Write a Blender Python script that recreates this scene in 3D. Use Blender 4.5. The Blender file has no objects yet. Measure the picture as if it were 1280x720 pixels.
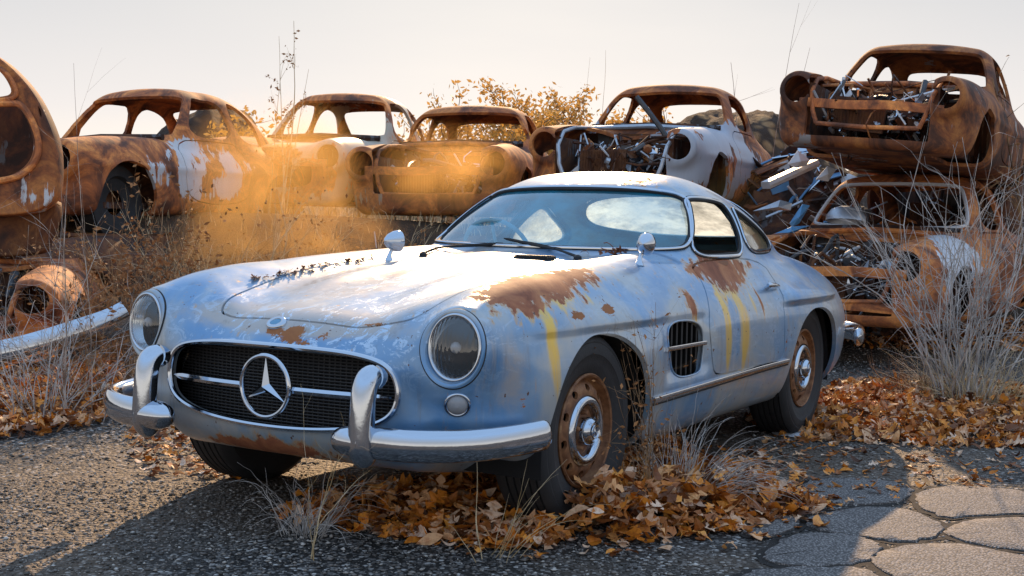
import bpy, math, random
import numpy as np
from mathutils import Vector, Matrix
R = math.radians
random.seed(7)
rng = np.random.default_rng(7)
S = bpy.context.scene
# ---------------------------------------------------------------- camera
cam_d = bpy.data.cameras.new('camera'); cam = bpy.data.objects.new('camera', cam_d)
S.collection.objects.link(cam); S.camera = cam
CAM = np.array([3.88428986, 2.71827185, 1.04930625])
YAW, PITCH, ROLL, FPX = 3.66682738, -.0541774742, .0227511512, 1606.61254
fw = np.array([math.cos(PITCH)*math.cos(YAW), math.cos(PITCH)*math.sin(YAW), math.sin(PITCH)])
rt = np.cross(fw, [0, 0, 1]); rt /= np.linalg.norm(rt); up = np.cross(rt, fw)
rt2 = rt*math.cos(ROLL)+up*math.sin(ROLL); up2 = -rt*math.sin(ROLL)+up*math.cos(ROLL)
m = Matrix(((rt2[0], up2[0], -fw[0], CAM[0]), (rt2[1], up2[1], -fw[1], CAM[1]), (rt2[2], up2[2], -fw[2], CAM[2]), (0, 0, 0, 1)))
cam.matrix_world = m
cam_d.sensor_width = 36; cam_d.lens = FPX/1280*36; cam_d.clip_start = .05; cam_d.clip_end = 3000
# ---------------------------------------------------------------- world and sun
SUN_AZ, SUN_EL = R(208), R(24)      # direction the light comes from, in the ground plane and above it
W = bpy.data.worlds.new('World'); S.world = W; W.use_nodes = True
nt = W.node_tree; N = nt.nodes; Lk = nt.links; N.clear()
sky = N.new('ShaderNodeTexSky'); sky.sky_type = 'NISHITA'; sky.sun_disc = False
sky.sun_elevation = SUN_EL; sky.sun_rotation = math.pi/2 - SUN_AZ
sky.air_density = 1.0; sky.dust_density = 1.5; sky.ozone_density = 1.0; sky.altitude = 50
bg1 = N.new('ShaderNodeBackground'); bg1.inputs[1].default_value = .06
Lk.new(sky.outputs[0], bg1.inputs[0])
tc = N.new('ShaderNodeTexCoord'); sep = N.new('ShaderNodeSeparateXYZ'); Lk.new(tc.outputs['Generated'], sep.inputs[0])
ramp = N.new('ShaderNodeValToRGB'); Lk.new(sep.outputs[2], ramp.inputs[0])
cr = ramp.color_ramp; cr.elements[0].position = 0; cr.elements[0].color = (.92, .83, .73, 1)
cr.elements[1].position = .075; cr.elements[1].color = (.70, .665, .66, 1)
e = cr.elements.new(.19); e.color = (.52, .53, .55, 1)
e = cr.elements.new(.55); e.color = (.44, .64, .94, 1)
mp = N.new('ShaderNodeMapping'); mp.inputs['Scale'].default_value = (1, 1, 5); Lk.new(tc.outputs['Generated'], mp.inputs[0])
nz = N.new('ShaderNodeTexNoise'); nz.inputs['Scale'].default_value = 1.6; nz.inputs['Detail'].default_value = 5; Lk.new(mp.outputs[0], nz.inputs[0])
mr = N.new('ShaderNodeMapRange'); mr.inputs[1].default_value = .3; mr.inputs[2].default_value = .7; mr.inputs[3].default_value = .84; mr.inputs[4].default_value = .94
Lk.new(nz.outputs[0], mr.inputs[0])
bg2 = N.new('ShaderNodeBackground'); bg2.inputs[1].default_value = 1.08; Lk.new(ramp.outputs[0], bg2.inputs[0])
mx = N.new('ShaderNodeMixShader'); Lk.new(mr.outputs[0], mx.inputs[0]); Lk.new(bg1.outputs[0], mx.inputs[1]); Lk.new(bg2.outputs[0], mx.inputs[2])
wo = N.new('ShaderNodeOutputWorld'); Lk.new(mx.outputs[0], wo.inputs[0])
sd = bpy.data.lights.new('sun', 'SUN'); sun = bpy.data.objects.new('sun', sd); S.collection.objects.link(sun)
sd.energy = 4.8; sd.angle = R(.6); sd.color = (1, .66, .36)
sv = Vector((math.cos(SUN_EL)*math.cos(SUN_AZ), math.cos(SUN_EL)*math.sin(SUN_AZ), math.sin(SUN_EL)))
sun.rotation_euler = sv.to_track_quat('Z', 'Y').to_euler(); sun.location = sv*50
S.view_settings.view_transform = 'Standard'; S.view_settings.look = 'None'
S.view_settings.exposure = 0.25; S.view_settings.gamma = 1
S.cycles.max_bounces = 6; S.cycles.transparent_max_bounces = 12; S.cycles.use_denoising = True
S.cycles.volume_step_rate = 4; S.cycles.volume_max_steps = 64
S.render.film_transparent = False
def ray(px, py):
    "world direction through a pixel of the 1280 x 720 photograph (used to survey positions)"
    return fw+rt2*(px-640)/FPX-up2*(py-360)/FPX
def on(px, py, ax, v):
    d = ray(px, py); i = 'xyz'.index(ax); return CAM+d*((v-CAM[i])/d[i])
def dist(px, py, d):
    return CAM+ray(px, py)*d
# ---------------------------------------------------------------- objects
def link(o, parent=None):
    S.collection.objects.link(o)
    if parent is not None: o.parent = parent
    return o
def tag(o, label=None, cat=None, group=None, kind=None):
    if label: o['label'] = label
    if cat: o['category'] = cat
    if group: o['group'] = group
    if kind: o['kind'] = kind
    return o
def empty(name, loc=(0, 0, 0), rot=(0, 0, 0), scale=1):
    o = bpy.data.objects.new(name, None); link(o); o.location = loc; o.rotation_euler = rot; o.scale = (scale,)*3
    o.empty_display_size = .1; return o
def mesh_obj(name, V, F, mat, parent=None, smooth=False, normals=None, attrs=None, mats=None, fmat=None):
    """V (n,3), F: (m,3|4) array or list of tuples"""
    me = bpy.data.meshes.new(name)
    V = np.asarray(V, float)
    if isinstance(F, np.ndarray): F = F.tolist()
    me.from_pydata(V.tolist(), [], F)
    if mats:
        for q in mats: me.materials.append(q)
        if fmat is not None: me.polygons.foreach_set('material_index', np.asarray(fmat, np.int32))
    else: me.materials.append(mat)
    if attrs:
        for k, a in attrs.items():
            at = me.attributes.new(k, 'FLOAT', 'POINT'); at.data.foreach_set('value', np.asarray(a, np.float32))
    me.polygons.foreach_set('use_smooth', [bool(smooth)]*len(F))
    if normals is not None:
        me.normals_split_custom_set_from_vertices([tuple(n) for n in normals])
    me.update()
    o = bpy.data.objects.new(name, me); link(o, parent); return o
class MB:
    "collects simple shapes into one mesh"
    def __init__(s): s.V = []; s.F = []; s.n = 0
    def add(s, V, F):
        V = np.asarray(V, float)
        s.V.append(V); s.F += [tuple(int(i)+s.n for i in f) for f in F]; s.n += len(V); return s
    def box(s, c, d, rot=None, taper=1.0, bev=0):
        x, y, z = np.array(d)/2.0
        V = np.array([(-x, -y, -z), (x, -y, -z), (x, y, -z), (-x, y, -z), (-x*taper, -y*taper, z), (x*taper, -y*taper, z), (x*taper, y*taper, z), (-x*taper, y*taper, z)])
        if rot is not None: V = V@np.array(rot).T
        return s.add(V+np.array(c), [(0, 3, 2, 1), (4, 5, 6, 7), (0, 1, 5, 4), (1, 2, 6, 5), (2, 3, 7, 6), (3, 0, 4, 7)])
    def tube(s, P, r, n=8, closed=False, prof=None, upv=(0, 0, 1), caps=True):
        "sweep along P; r scalar or per point; prof optional (k,2) section (side, up)"
        V, F = sweep(P, r, n, closed, prof, upv, caps); return s.add(V, F)
    def lathe(s, prof, c, axis, n=48, cap=False):
        V, F = lathe(prof, c, axis, n); return s.add(V, F)
    def build(s, name, mat, parent=None, smooth=False, **k):
        V = np.concatenate(s.V) if s.V else np.zeros((0, 3))
        o = mesh_obj(name, V, s.F, mat, parent, smooth, **k)
        if smooth: autosmooth(o)
        return o
def autosmooth(o, ang=40):
    "sharp edges by angle, stored on the mesh"
    me = o.data
    import bmesh
    bm = bmesh.new(); bm.from_mesh(me); c = R(ang)
    for e in bm.edges:
        e.smooth = not (len(e.link_faces) != 2 or e.calc_face_angle(0) > c)
    bm.to_mesh(me); bm.free()
def sweep(P, r, n=8, closed=False, prof=None, upv=(0, 0, 1), caps=True):
    P = np.asarray(P, float); k = len(P); r = np.ones(k)*r
    if closed: T = np.roll(P, -1, 0)-np.roll(P, 1, 0)
    else: T = np.gradient(P, axis=0)
    T /= np.linalg.norm(T, axis=1)[:, None]+1e-12
    u = np.array(upv, float)
    if prof is None:
        # parallel transport
        a = np.cross(T[0], u); 
        if np.linalg.norm(a) < .1: a = np.cross(T[0], [1, 0.3, 0])
        a /= np.linalg.norm(a); A = [a]
        for i in range(1, k):
            a = A[-1]-T[i]*(A[-1]@T[i]); a /= np.linalg.norm(a)+1e-12; A.append(a)
        A = np.array(A); B = np.cross(A, T)
        if closed:
            # spread the closing twist
            a = A[-1]-T[0]*(A[-1]@T[0]); a /= np.linalg.norm(a)
            tw = math.atan2(a@np.cross(T[0], A[0]), a@A[0])
            for i in range(k):
                t = -tw*i/k; c_, s_ = math.cos(t), math.sin(t); A[i], B[i] = A[i]*c_+np.cross(T[i], A[i])*s_, B[i]*c_+np.cross(T[i], B[i])*s_
        th = np.arange(n)*2*np.pi/n; q = np.stack([np.cos(th), np.sin(th)], 1)
    else:
        A = np.cross(T, u); A /= np.linalg.norm(A, axis=1)[:, None]+1e-12; B = np.cross(A, T)
        q = np.asarray(prof, float); n = len(q)
    V = P[:, None]+r[:, None, None]*(q[None, :, 0, None]*A[:, None]+q[None, :, 1, None]*B[:, None])
    V = V.reshape(-1, 3); F = []
    m_ = k if closed else k-1
    for i in range(m_):
        a = i*n; b = ((i+1) % k)*n
        for j in range(n):
            j2 = (j+1) % n; F.append((a+j, a+j2, b+j2, b+j))
    if caps and not closed:
        F.append(tuple(range(n))[::-1]); F.append(tuple(range((k-1)*n, k*n)))
    return V, F
def frame(axis):
    a = np.array(axis, float); a /= np.linalg.norm(a)
    u = np.array([0, 0, 1.]) if abs(a[2]) < .9 else np.array([1., 0, 0])
    s = np.cross(u, a); s /= np.linalg.norm(s); return a, s, np.cross(a, s)
def lathe(prof, c, axis, n=48, sx=1, sy=1):
    "prof: (radius, along axis) pairs"
    a, s, t = frame(axis); prof = np.asarray(prof, float); k = len(prof)
    th = np.arange(n)*2*np.pi/n
    V = np.array(c)+prof[:, None, 1, None]*a+prof[:, None, 0, None]*(np.cos(th)[None, :, None]*s*sx+np.sin(th)[None, :, None]*t*sy)
    V = V.reshape(-1, 3); F = []
    for i in range(k-1):
        for j in range(n):
            j2 = (j+1) % n; F.append((i*n+j, i*n+j2, (i+1)*n+j2, (i+1)*n+j))
    if prof[0, 0] > 1e-6 and False: pass
    return V, F
def spl(tab):
    "smooth 1-D curve through (x, value) points"
    t = np.array(sorted(tab), float); x, y = t[:, 0], t[:, 1]; n = len(x)
    h = np.diff(x); A = np.zeros((n, n)); b = np.zeros(n); A[0, 0] = A[-1, -1] = 1
    for i in range(1, n-1):
        A[i, i-1], A[i, i], A[i, i+1] = h[i-1], 2*(h[i-1]+h[i]), h[i]
        b[i] = 6*((y[i+1]-y[i])/h[i]-(y[i]-y[i-1])/h[i-1])
    M = np.linalg.solve(A, b)
    xs = np.linspace(x[0], x[-1], 3000); i = np.clip(np.searchsorted(x, xs)-1, 0, n-2)
    d = xs-x[i]; e_ = x[i+1]-xs; hh = h[i]
    ys = (M[i]*e_**3+M[i+1]*d**3)/(6*hh)+(y[i]/hh-M[i]*hh/6)*e_+(y[i+1]/hh-M[i+1]*hh/6)*d
    s0 = (ys[1]-ys[0])/(xs[1]-xs[0]); s1 = (ys[-1]-ys[-2])/(xs[-1]-xs[-2])
    def f(v):
        v = np.asarray(v, float); o = np.interp(v, xs, ys)
        return o+np.minimum(v-xs[0], 0)*s0+np.maximum(v-xs[-1], 0)*s1
    return f
def smax(a, b, k):
    h = np.maximum(k-np.abs(a-b), 0)/k; return np.maximum(a, b)+h*h*k*.25
def smin(a, b, k): return -smax(-a, -b, k)
def sstep(a, b, x):
    t = np.clip((x-a)/(b-a), 0, 1); return t*t*(3-2*t)
def nets(Fn, lo, hi, h, mirror=True):
    "surface of Fn<0 in a box; half (y>0) is sampled and mirrored"
    lo = np.array(lo, float); hi = np.array(hi, float)
    if mirror: lo[1] = -h/2
    n = np.ceil((hi-lo)/h).astype(int)+1
    xs, ys, zs = [lo[i]+np.arange(n[i])*h for i in range(3)]
    G = np.empty(tuple(n), np.float32)
    for i0 in range(0, n[0], 40):
        X, Y, Z = np.meshgrid(xs[i0:i0+40], ys, zs, indexing='ij'); G[i0:i0+40] = Fn(X, Y, Z)
    I = G < 0
    acc = np.zeros(tuple(n-1)+(3,), np.float32); cnt = np.zeros(tuple(n-1), np.float32)
    quads = []
    crosses = []
    for ax in range(3):
        sl0 = [slice(None)]*3; sl1 = [slice(None)]*3; sl0[ax] = slice(0, -1); sl1[ax] = slice(1, None)
        a, b = G[tuple(sl0)], G[tuple(sl1)]; c = I[tuple(sl0)] != I[tuple(sl1)]
        idx = np.argwhere(c); t = (a/(a-b+1e-20))[c]
        p = idx.astype(np.float32); p[:, ax] += t
        o1, o2 = [q for q in range(3) if q != ax]
        neigh = []
        for d1 in (0, -1):
            for d2 in (0, -1):
                q = idx.copy(); q[:, o1] += d1; q[:, o2] += d2
                ok = np.all((q >= 0) & (q < n-1), axis=1)
                qq = q[ok]; np.add.at(acc, tuple(qq.T), p[ok]); np.add.at(cnt, tuple(qq.T), 1)
                neigh.append((q, ok))
        allok = neigh[0][1] & neigh[1][1] & neigh[2][1] & neigh[3][1]
        inside0 = I[tuple(sl0)][c]
        crosses.append((ax, [q[0] for q in neigh], allok, inside0))
    cell = cnt > 0; ids = -np.ones(tuple(n-1), np.int64); ids[cell] = np.arange(cell.sum())
    V = acc[cell]/cnt[cell][:, None]*h+lo; ci = np.argwhere(cell)
    for ax, nb, ok, ins in crosses:
        q = [ids[tuple(z[ok].T)] for z in nb]     # (0,0),(0,-1),(-1,0),(-1,-1)
        a, b, c, d = q[0], q[1], q[3], q[2]
        ins = ins[ok]
        flip = ins if ax != 1 else ~ins
        f = np.where(flip[:, None], np.stack([a, d, c, b], 1), np.stack([a, b, c, d], 1)); quads.append(f)
    Q = np.concatenate(quads).astype(np.int64)
    V = V.astype(float)
    if mirror:
        mid = ci[:, 1] == 0; V[mid, 1] = 0
        nv = len(V); mp_ = np.arange(nv); k = (~mid).sum(); mp_[~mid] = nv+np.arange(k)
        V2 = V[~mid]*[1, -1, 1]; Q2 = mp_[Q][:, ::-1]
        V = np.concatenate([V, V2]); Q = np.concatenate([Q, Q2])
        onmid = np.zeros(len(V), bool); onmid[:nv] = mid
    else: onmid = np.zeros(len(V), bool)
    V = project(Fn, V, 5, h, onmid)
    d1 = np.linalg.norm(V[Q[:, 0]]-V[Q[:, 2]], axis=1); d2 = np.linalg.norm(V[Q[:, 1]]-V[Q[:, 3]], axis=1)
    s = d1 <= d2
    T = np.concatenate([Q[s][:, [0, 1, 2]], Q[s][:, [0, 2, 3]], Q[~s][:, [0, 1, 3]], Q[~s][:, [1, 2, 3]]])
    # orientation check
    nrm = grad(Fn, V)
    fn = np.cross(V[T[:, 1]]-V[T[:, 0]], V[T[:, 2]]-V[T[:, 0]]); bad = (fn*nrm[T[:, 0]]).sum(1) < 0
    T[bad] = T[bad][:, ::-1]
    return V, T
def grad(Fn, V, e=.003):
    g = np.stack([Fn(V[:, 0]+e, V[:, 1], V[:, 2])-Fn(V[:, 0]-e, V[:, 1], V[:, 2]),
                  Fn(V[:, 0], V[:, 1]+e, V[:, 2])-Fn(V[:, 0], V[:, 1]-e, V[:, 2]),
                  Fn(V[:, 0], V[:, 1], V[:, 2]+e)-Fn(V[:, 0], V[:, 1], V[:, 2]-e)], 1)/(2*e)
    return g
def unit(g): return g/(np.linalg.norm(g, axis=1)[:, None]+1e-12)
def project(Fn, V, it, h, onmid=None):
    V = V.copy()
    for _ in range(it):
        g = grad(Fn, V); f = Fn(V[:, 0], V[:, 1], V[:, 2])
        st = -(f/((g*g).sum(1)+1e-9))[:, None]*g
        ln = np.linalg.norm(st, axis=1); st *= np.minimum(1, h*.5/(ln+1e-12))[:, None]
        V += st
        if onmid is not None: V[onmid, 1] = 0
    return V
def clip(V, T, c, extra=None):
    """keep the side c>0 of a triangle mesh; returns V,T,extra  (extra: list of per-vertex arrays)"""
    c = np.where(np.abs(c) < 1e-7, 1e-7, c); pos = c > 0; k = pos[T].sum(1)
    keep = [T[k == 3]]; newV = []; newE = {}; nv = len(V)
    ea, eb, et = [], [], []
    def cut(a, b):
        key = (a, b) if a < b else (b, a)
        if key not in newE:
            newE[key] = nv+len(ea); t = c[key[0]]/(c[key[0]]-c[key[1]]); ea.append(key[0]); eb.append(key[1]); et.append(t)
        return newE[key]
    out = []
    for tri in T[k == 1].tolist():
        i = [pos[q] for q in tri].index(True); a, b, d = tri[i], tri[(i+1) % 3], tri[(i+2) % 3]
        out.append((a, cut(a, b), cut(a, d)))
    for tri in T[k == 2].tolist():
        i = [pos[q] for q in tri].index(False); a, b, d = tri[i], tri[(i+1) % 3], tri[(i+2) % 3]
        p, q = cut(a, b), cut(a, d); out.append((p, b, d)); out.append((p, d, q))
    if ea:
        ea, eb, et = np.array(ea), np.array(eb), np.array(et)[:, None]
        V = np.concatenate([V, V[ea]*(1-et)+V[eb]*et])
        if extra is not None: extra = [np.concatenate([x, x[ea]*(1-et)+x[eb]*et]) if x.ndim == 2 else np.concatenate([x, x[ea]*(1-et[:, 0])+x[eb]*et[:, 0]]) for x in extra]
        keep.append(np.array(out, np.int64))
    T = np.concatenate(keep)
    used = np.zeros(len(V), bool); used[T.ravel()] = True; mp_ = np.cumsum(used)-1
    V = V[used]; T = mp_[T]
    if extra is not None: extra = [x[used] for x in extra]
    return V, T, extra
def boundary(V, T):
    "ordered loops of boundary vertices"
    E = np.concatenate([T[:, [0, 1]], T[:, [1, 2]], T[:, [2, 0]]]); key = E[:, 0]*len(V)+E[:, 1]; rk = E[:, 1]*len(V)+E[:, 0]
    B = E[~np.isin(key, rk)]; nx = {}
    for a, b in B.tolist(): nx.setdefault(a, []).append(b)
    loops = []
    while nx:
        a = next(iter(nx)); L = [a]
        while True:
            l = nx.get(L[-1])
            if not l: break
            b = l.pop()
            if not l: del nx[L[-1]]
            if b == L[0]: break
            L.append(b)
        if len(L) > 8: loops.append(L)
    return loops
def smooth_loop(P, step=.012, it=3):
    "resample and relax a closed loop"
    P = np.asarray(P)
    for _ in range(2):
        P = (np.roll(P, 1, 0)+2*P+np.roll(P, -1, 0))/4
    d = np.r_[0, np.cumsum(np.linalg.norm(np.roll(P, -1, 0)-P, axis=1))]; Q = np.vstack([P, P[:1]])
    n = max(12, int(d[-1]/step)); t = np.linspace(0, d[-1], n, endpoint=False)
    P = np.stack([np.interp(t, d, Q[:, i]) for i in range(3)], 1)
    for _ in range(it): P = (np.roll(P, 1, 0)+2*P+np.roll(P, -1, 0))/4
    return P
def rim(V, T, Nn, depth):
    "returned inward edge (sheet metal turned in) as its own vertices"
    RV, RF, n0 = [], [], 0
    for L in boundary(V, T):
        L = np.array(L); k = len(L); a = V[L]; b = a-Nn[L]*depth
        RV.append(a); RV.append(b)
        RF += [(n0+i, n0+k+i, n0+k+(i+1) % k, n0+(i+1) % k) for i in range(k)]; n0 += 2*k
    return (np.concatenate(RV) if RV else np.zeros((0, 3))), RF
def panel(name, V, T, Fn, mat, parent, depth=.015, attrs=None):
    "sheet panel with turned-in edge and exact normals"
    Nn = unit(grad(Fn, V)); RV, RF = rim(V, T, Nn, depth)
    nv = len(V); F = T.tolist()+[tuple(i+nv for i in f) for f in RF]
    RN = []
    for L in boundary(V, T):
        n_ = Nn[np.array(L)]; RN += [n_*.6, n_*.6]
    A = np.concatenate([V, RV]); NN = np.concatenate([Nn]+RN) if RN else Nn
    at = {k: np.concatenate([f(V), f(RV) if len(RV) else np.zeros(0)]) for k, f in (attrs or {}).items()}
    return mesh_obj(name, A, F, mat, parent, True, normals=unit(NN), attrs=at)
def sdpoly(P, x, y):
    "signed distance to closed 2-D polygon, negative inside"
    P = np.asarray(P, float); x = np.asarray(x); y = np.asarray(y)
    d = np.full(x.shape, 1e9); ins = np.zeros(x.shape, bool)
    for i in range(len(P)):
        ax, ay = P[i-1]; bx, by = P[i]; ex, ey = bx-ax, by-ay
        t = np.clip(((x-ax)*ex+(y-ay)*ey)/(ex*ex+ey*ey+1e-12), 0, 1)
        d = np.minimum(d, (x-ax-t*ex)**2+(y-ay-t*ey)**2)
        c = ((ay > y) != (by > y)) & (x < (bx-ax)*(y-ay)/(by-ay+1e-15)+ax); ins ^= c
    d = np.sqrt(d); return np.where(ins, -d, d)
def rpoly(P, n=6, r=.35):
    "round the corners of a polygon (Chaikin)"
    P = np.asarray(P, float)
    for _ in range(n if n < 4 else 4):
        A = P; B = np.roll(P, -1, 0); P = np.stack([A*.75+B*.25, A*.25+B*.75], 1).reshape(-1, P.shape[1])
    return P
def blob(P, r, V):
    P = np.array(P); return np.exp(-(((V-P)/np.array(r))**2).sum(1))
# ---------------------------------------------------------------- materials
class NT:
    "tiny node-graph helper"
    def __init__(s, name):
        s.m = bpy.data.materials.new(name); s.m.use_nodes = True; s.t = s.m.node_tree; s.n = s.t.nodes; s.l = s.t.links
        s.p = s.n['Principled BSDF']; s.out = s.n['Material Output']; s._tc = None
    def co(s, scale=(1, 1, 1), kind='Object'):
        if s._tc is None: s._tc = s.n.new('ShaderNodeTexCoord')
        mp = s.n.new('ShaderNodeMapping'); mp.inputs['Scale'].default_value = scale; s.l.new(s._tc.outputs[kind], mp.inputs[0]); return mp.outputs[0]
    def noise(s, scale, detail=6, rough=.6, vec=None, dist=0, out=0):
        q = s.n.new('ShaderNodeTexNoise'); q.inputs['Scale'].default_value = scale; q.inputs['Detail'].default_value = detail
        q.inputs['Roughness'].default_value = rough; q.inputs['Distortion'].default_value = dist
        s.l.new(vec if vec is not None else s.co(), q.inputs['Vector']); return q.outputs[out]
    def vor(s, scale, vec=None, feat='F1', out=0, rand=1):
        q = s.n.new('ShaderNodeTexVoronoi'); q.feature = feat; q.inputs['Scale'].default_value = scale; q.inputs['Randomness'].default_value = rand
        s.l.new(vec if vec is not None else s.co(), q.inputs['Vector']); return q.outputs[out]
    def math(s, op, a, b=None, c=None, clamp=False):
        q = s.n.new('ShaderNodeMath'); q.operation = op; q.use_clamp = clamp
        for i, v in enumerate((a, b, c)):
            if v is None: continue
            if isinstance(v, (int, float)): q.inputs[i].default_value = v
            else: s.l.new(v, q.inputs[i])
        return q.outputs[0]
    def step(s, v, a, b, lo=0, hi=1):
        q = s.n.new('ShaderNodeMapRange'); q.interpolation_type = 'SMOOTHSTEP'; q.inputs[1].default_value = a; q.inputs[2].default_value = b
        q.inputs[3].default_value = lo; q.inputs[4].default_value = hi; s.l.new(v, q.inputs[0]); return q.outputs[0]
    def mix(s, f, a, b, blend='MIX'):
        q = s.n.new('ShaderNodeMix'); q.data_type = 'RGBA'; q.blend_type = blend
        for k, v in ((0, f), (6, a), (7, b)):
            if isinstance(v, (int, float)): q.inputs[k].default_value = v
            elif isinstance(v, tuple): q.inputs[k].default_value = v+(1,) if len(v) == 3 else v
            else: s.l.new(v, q.inputs[k])
        return q.outputs[2]
    def ramp(s, v, pts):
        q = s.n.new('ShaderNodeValToRGB'); s.l.new(v, q.inputs[0]); e = q.color_ramp.elements
        e[0].position, e[0].color = pts[0][0], pts[0][1]+(1,); e[1].position, e[1].color = pts[-1][0], pts[-1][1]+(1,)
        for a, c in pts[1:-1]: x = e.new(a); x.color = c+(1,)
        return q.outputs[0]
    def attr(s, name, out=2):
        q = s.n.new('ShaderNodeAttribute'); q.attribute_name = name; return q.outputs[out]
    def bump(s, h, strength=.4, dist=.01):
        q = s.n.new('ShaderNodeBump'); q.inputs['Strength'].default_value = strength; q.inputs['Distance'].default_value = dist
        s.l.new(h, q.inputs['Height']); s.l.new(q.outputs[0], s.p.inputs['Normal']); return q.outputs[0]
    def set(s, **k):
        nm = dict(base='Base Color', rough='Roughness', metal='Metallic', coat='Coat Weight', coatr='Coat Roughness', spec='Specular IOR Level', trans='Transmission Weight')
        for a, v in k.items():
            i = s.p.inputs[nm[a]]
            if isinstance(v, tuple): i.default_value = v+(1,)
            elif isinstance(v, (int, float)): i.default_value = v
            else: s.l.new(v, i)
        return s
def plain(name, base, rough=.6, metal=0, var=.25, scale=8, bump=0, bscale=60, **k):
    q = NT(name); n_ = q.noise(scale, 5)
    c = q.mix(n_, tuple(b*(1-var) for b in base), tuple(min(1, b*(1+var)) for b in base)); q.set(base=c, rough=rough, metal=metal, **k)
    if bump: q.bump(q.noise(bscale, 4), bump, .004)
    return q.m
def rusty(name, paint=(.55, .60, .68), amount=.5, tone=1.0, seed=0.0, pc=None, pr=None):
    tone = tone*1.15
    "old rust with left-over paint; amount = share of paint"
    q = NT(name)
    co = q.co(); mp = q.n.new('ShaderNodeMapping'); mp.inputs['Location'].default_value = (seed, seed*1.7, seed*.6); q.l.new(co, mp.inputs[0]); v = mp.outputs[0]
    mp2 = q.n.new('ShaderNodeMapping'); mp2.inputs['Scale'].default_value = (1, 1, .16); q.l.new(v, mp2.inputs[0])
    n1 = q.noise(1.7, 4, .55, v); n2 = q.noise(9, 8, .7, mp2.outputs[0]); n3 = q.noise(30, 6, .7, v); n4 = q.noise(3.2, 8, .65, v, .8)
    rust = q.ramp(n4, [(.30, tuple(tone*c for c in (.022, .010, .007))), (.42, tuple(tone*c for c in (.075, .026, .012))), (.50, tuple(tone*c for c in (.22, .068, .020))), (.60, tuple(tone*c for c in (.40, .15, .038))), (.72, tuple(tone*c for c in (.16, .06, .03)))])
    rust = q.mix(q.step(n3, .35, .75), rust, q.mix(.5, rust, tuple(tone*c for c in (.09, .035, .02))))
    msk = q.math('ADD', q.math('MULTIPLY', n1, 1.1), q.math('MULTIPLY', n2, .75)); th = 1.25-.62*amount
    if pc is not None:
        mq = q.n.new('ShaderNodeMapping'); mq.vector_type = 'TEXTURE'; mq.inputs['Location'].default_value = pc; mq.inputs['Scale'].default_value = pr; q.l.new(co, mq.inputs[0])
        ln = q.n.new('ShaderNodeVectorMath'); ln.operation = 'LENGTH'; q.l.new(mq.outputs[0], ln.inputs[0]); msk = q.math('ADD', msk, q.step(ln.outputs['Value'], 1.25, .45, 0, .36))
    pm = q.step(msk, th-.012, th+.02)
    if amount <= 0: pm = q.math('MULTIPLY', pm, 0)
    pc = q.mix(q.noise(14, 6, .7, mp2.outputs[0]), tuple(c*.72 for c in paint), paint)
    q.set(base=q.mix(pm, rust, pc), rough=q.math('SUBTRACT', .78, q.math('MULTIPLY', pm, .35)), metal=0.0)
    hb = q.math('ADD', q.math('MULTIPLY', n3, .5), q.math('MULTIPLY', pm, .5)); q.bump(hb, .35, .006)
    return q.m
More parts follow.
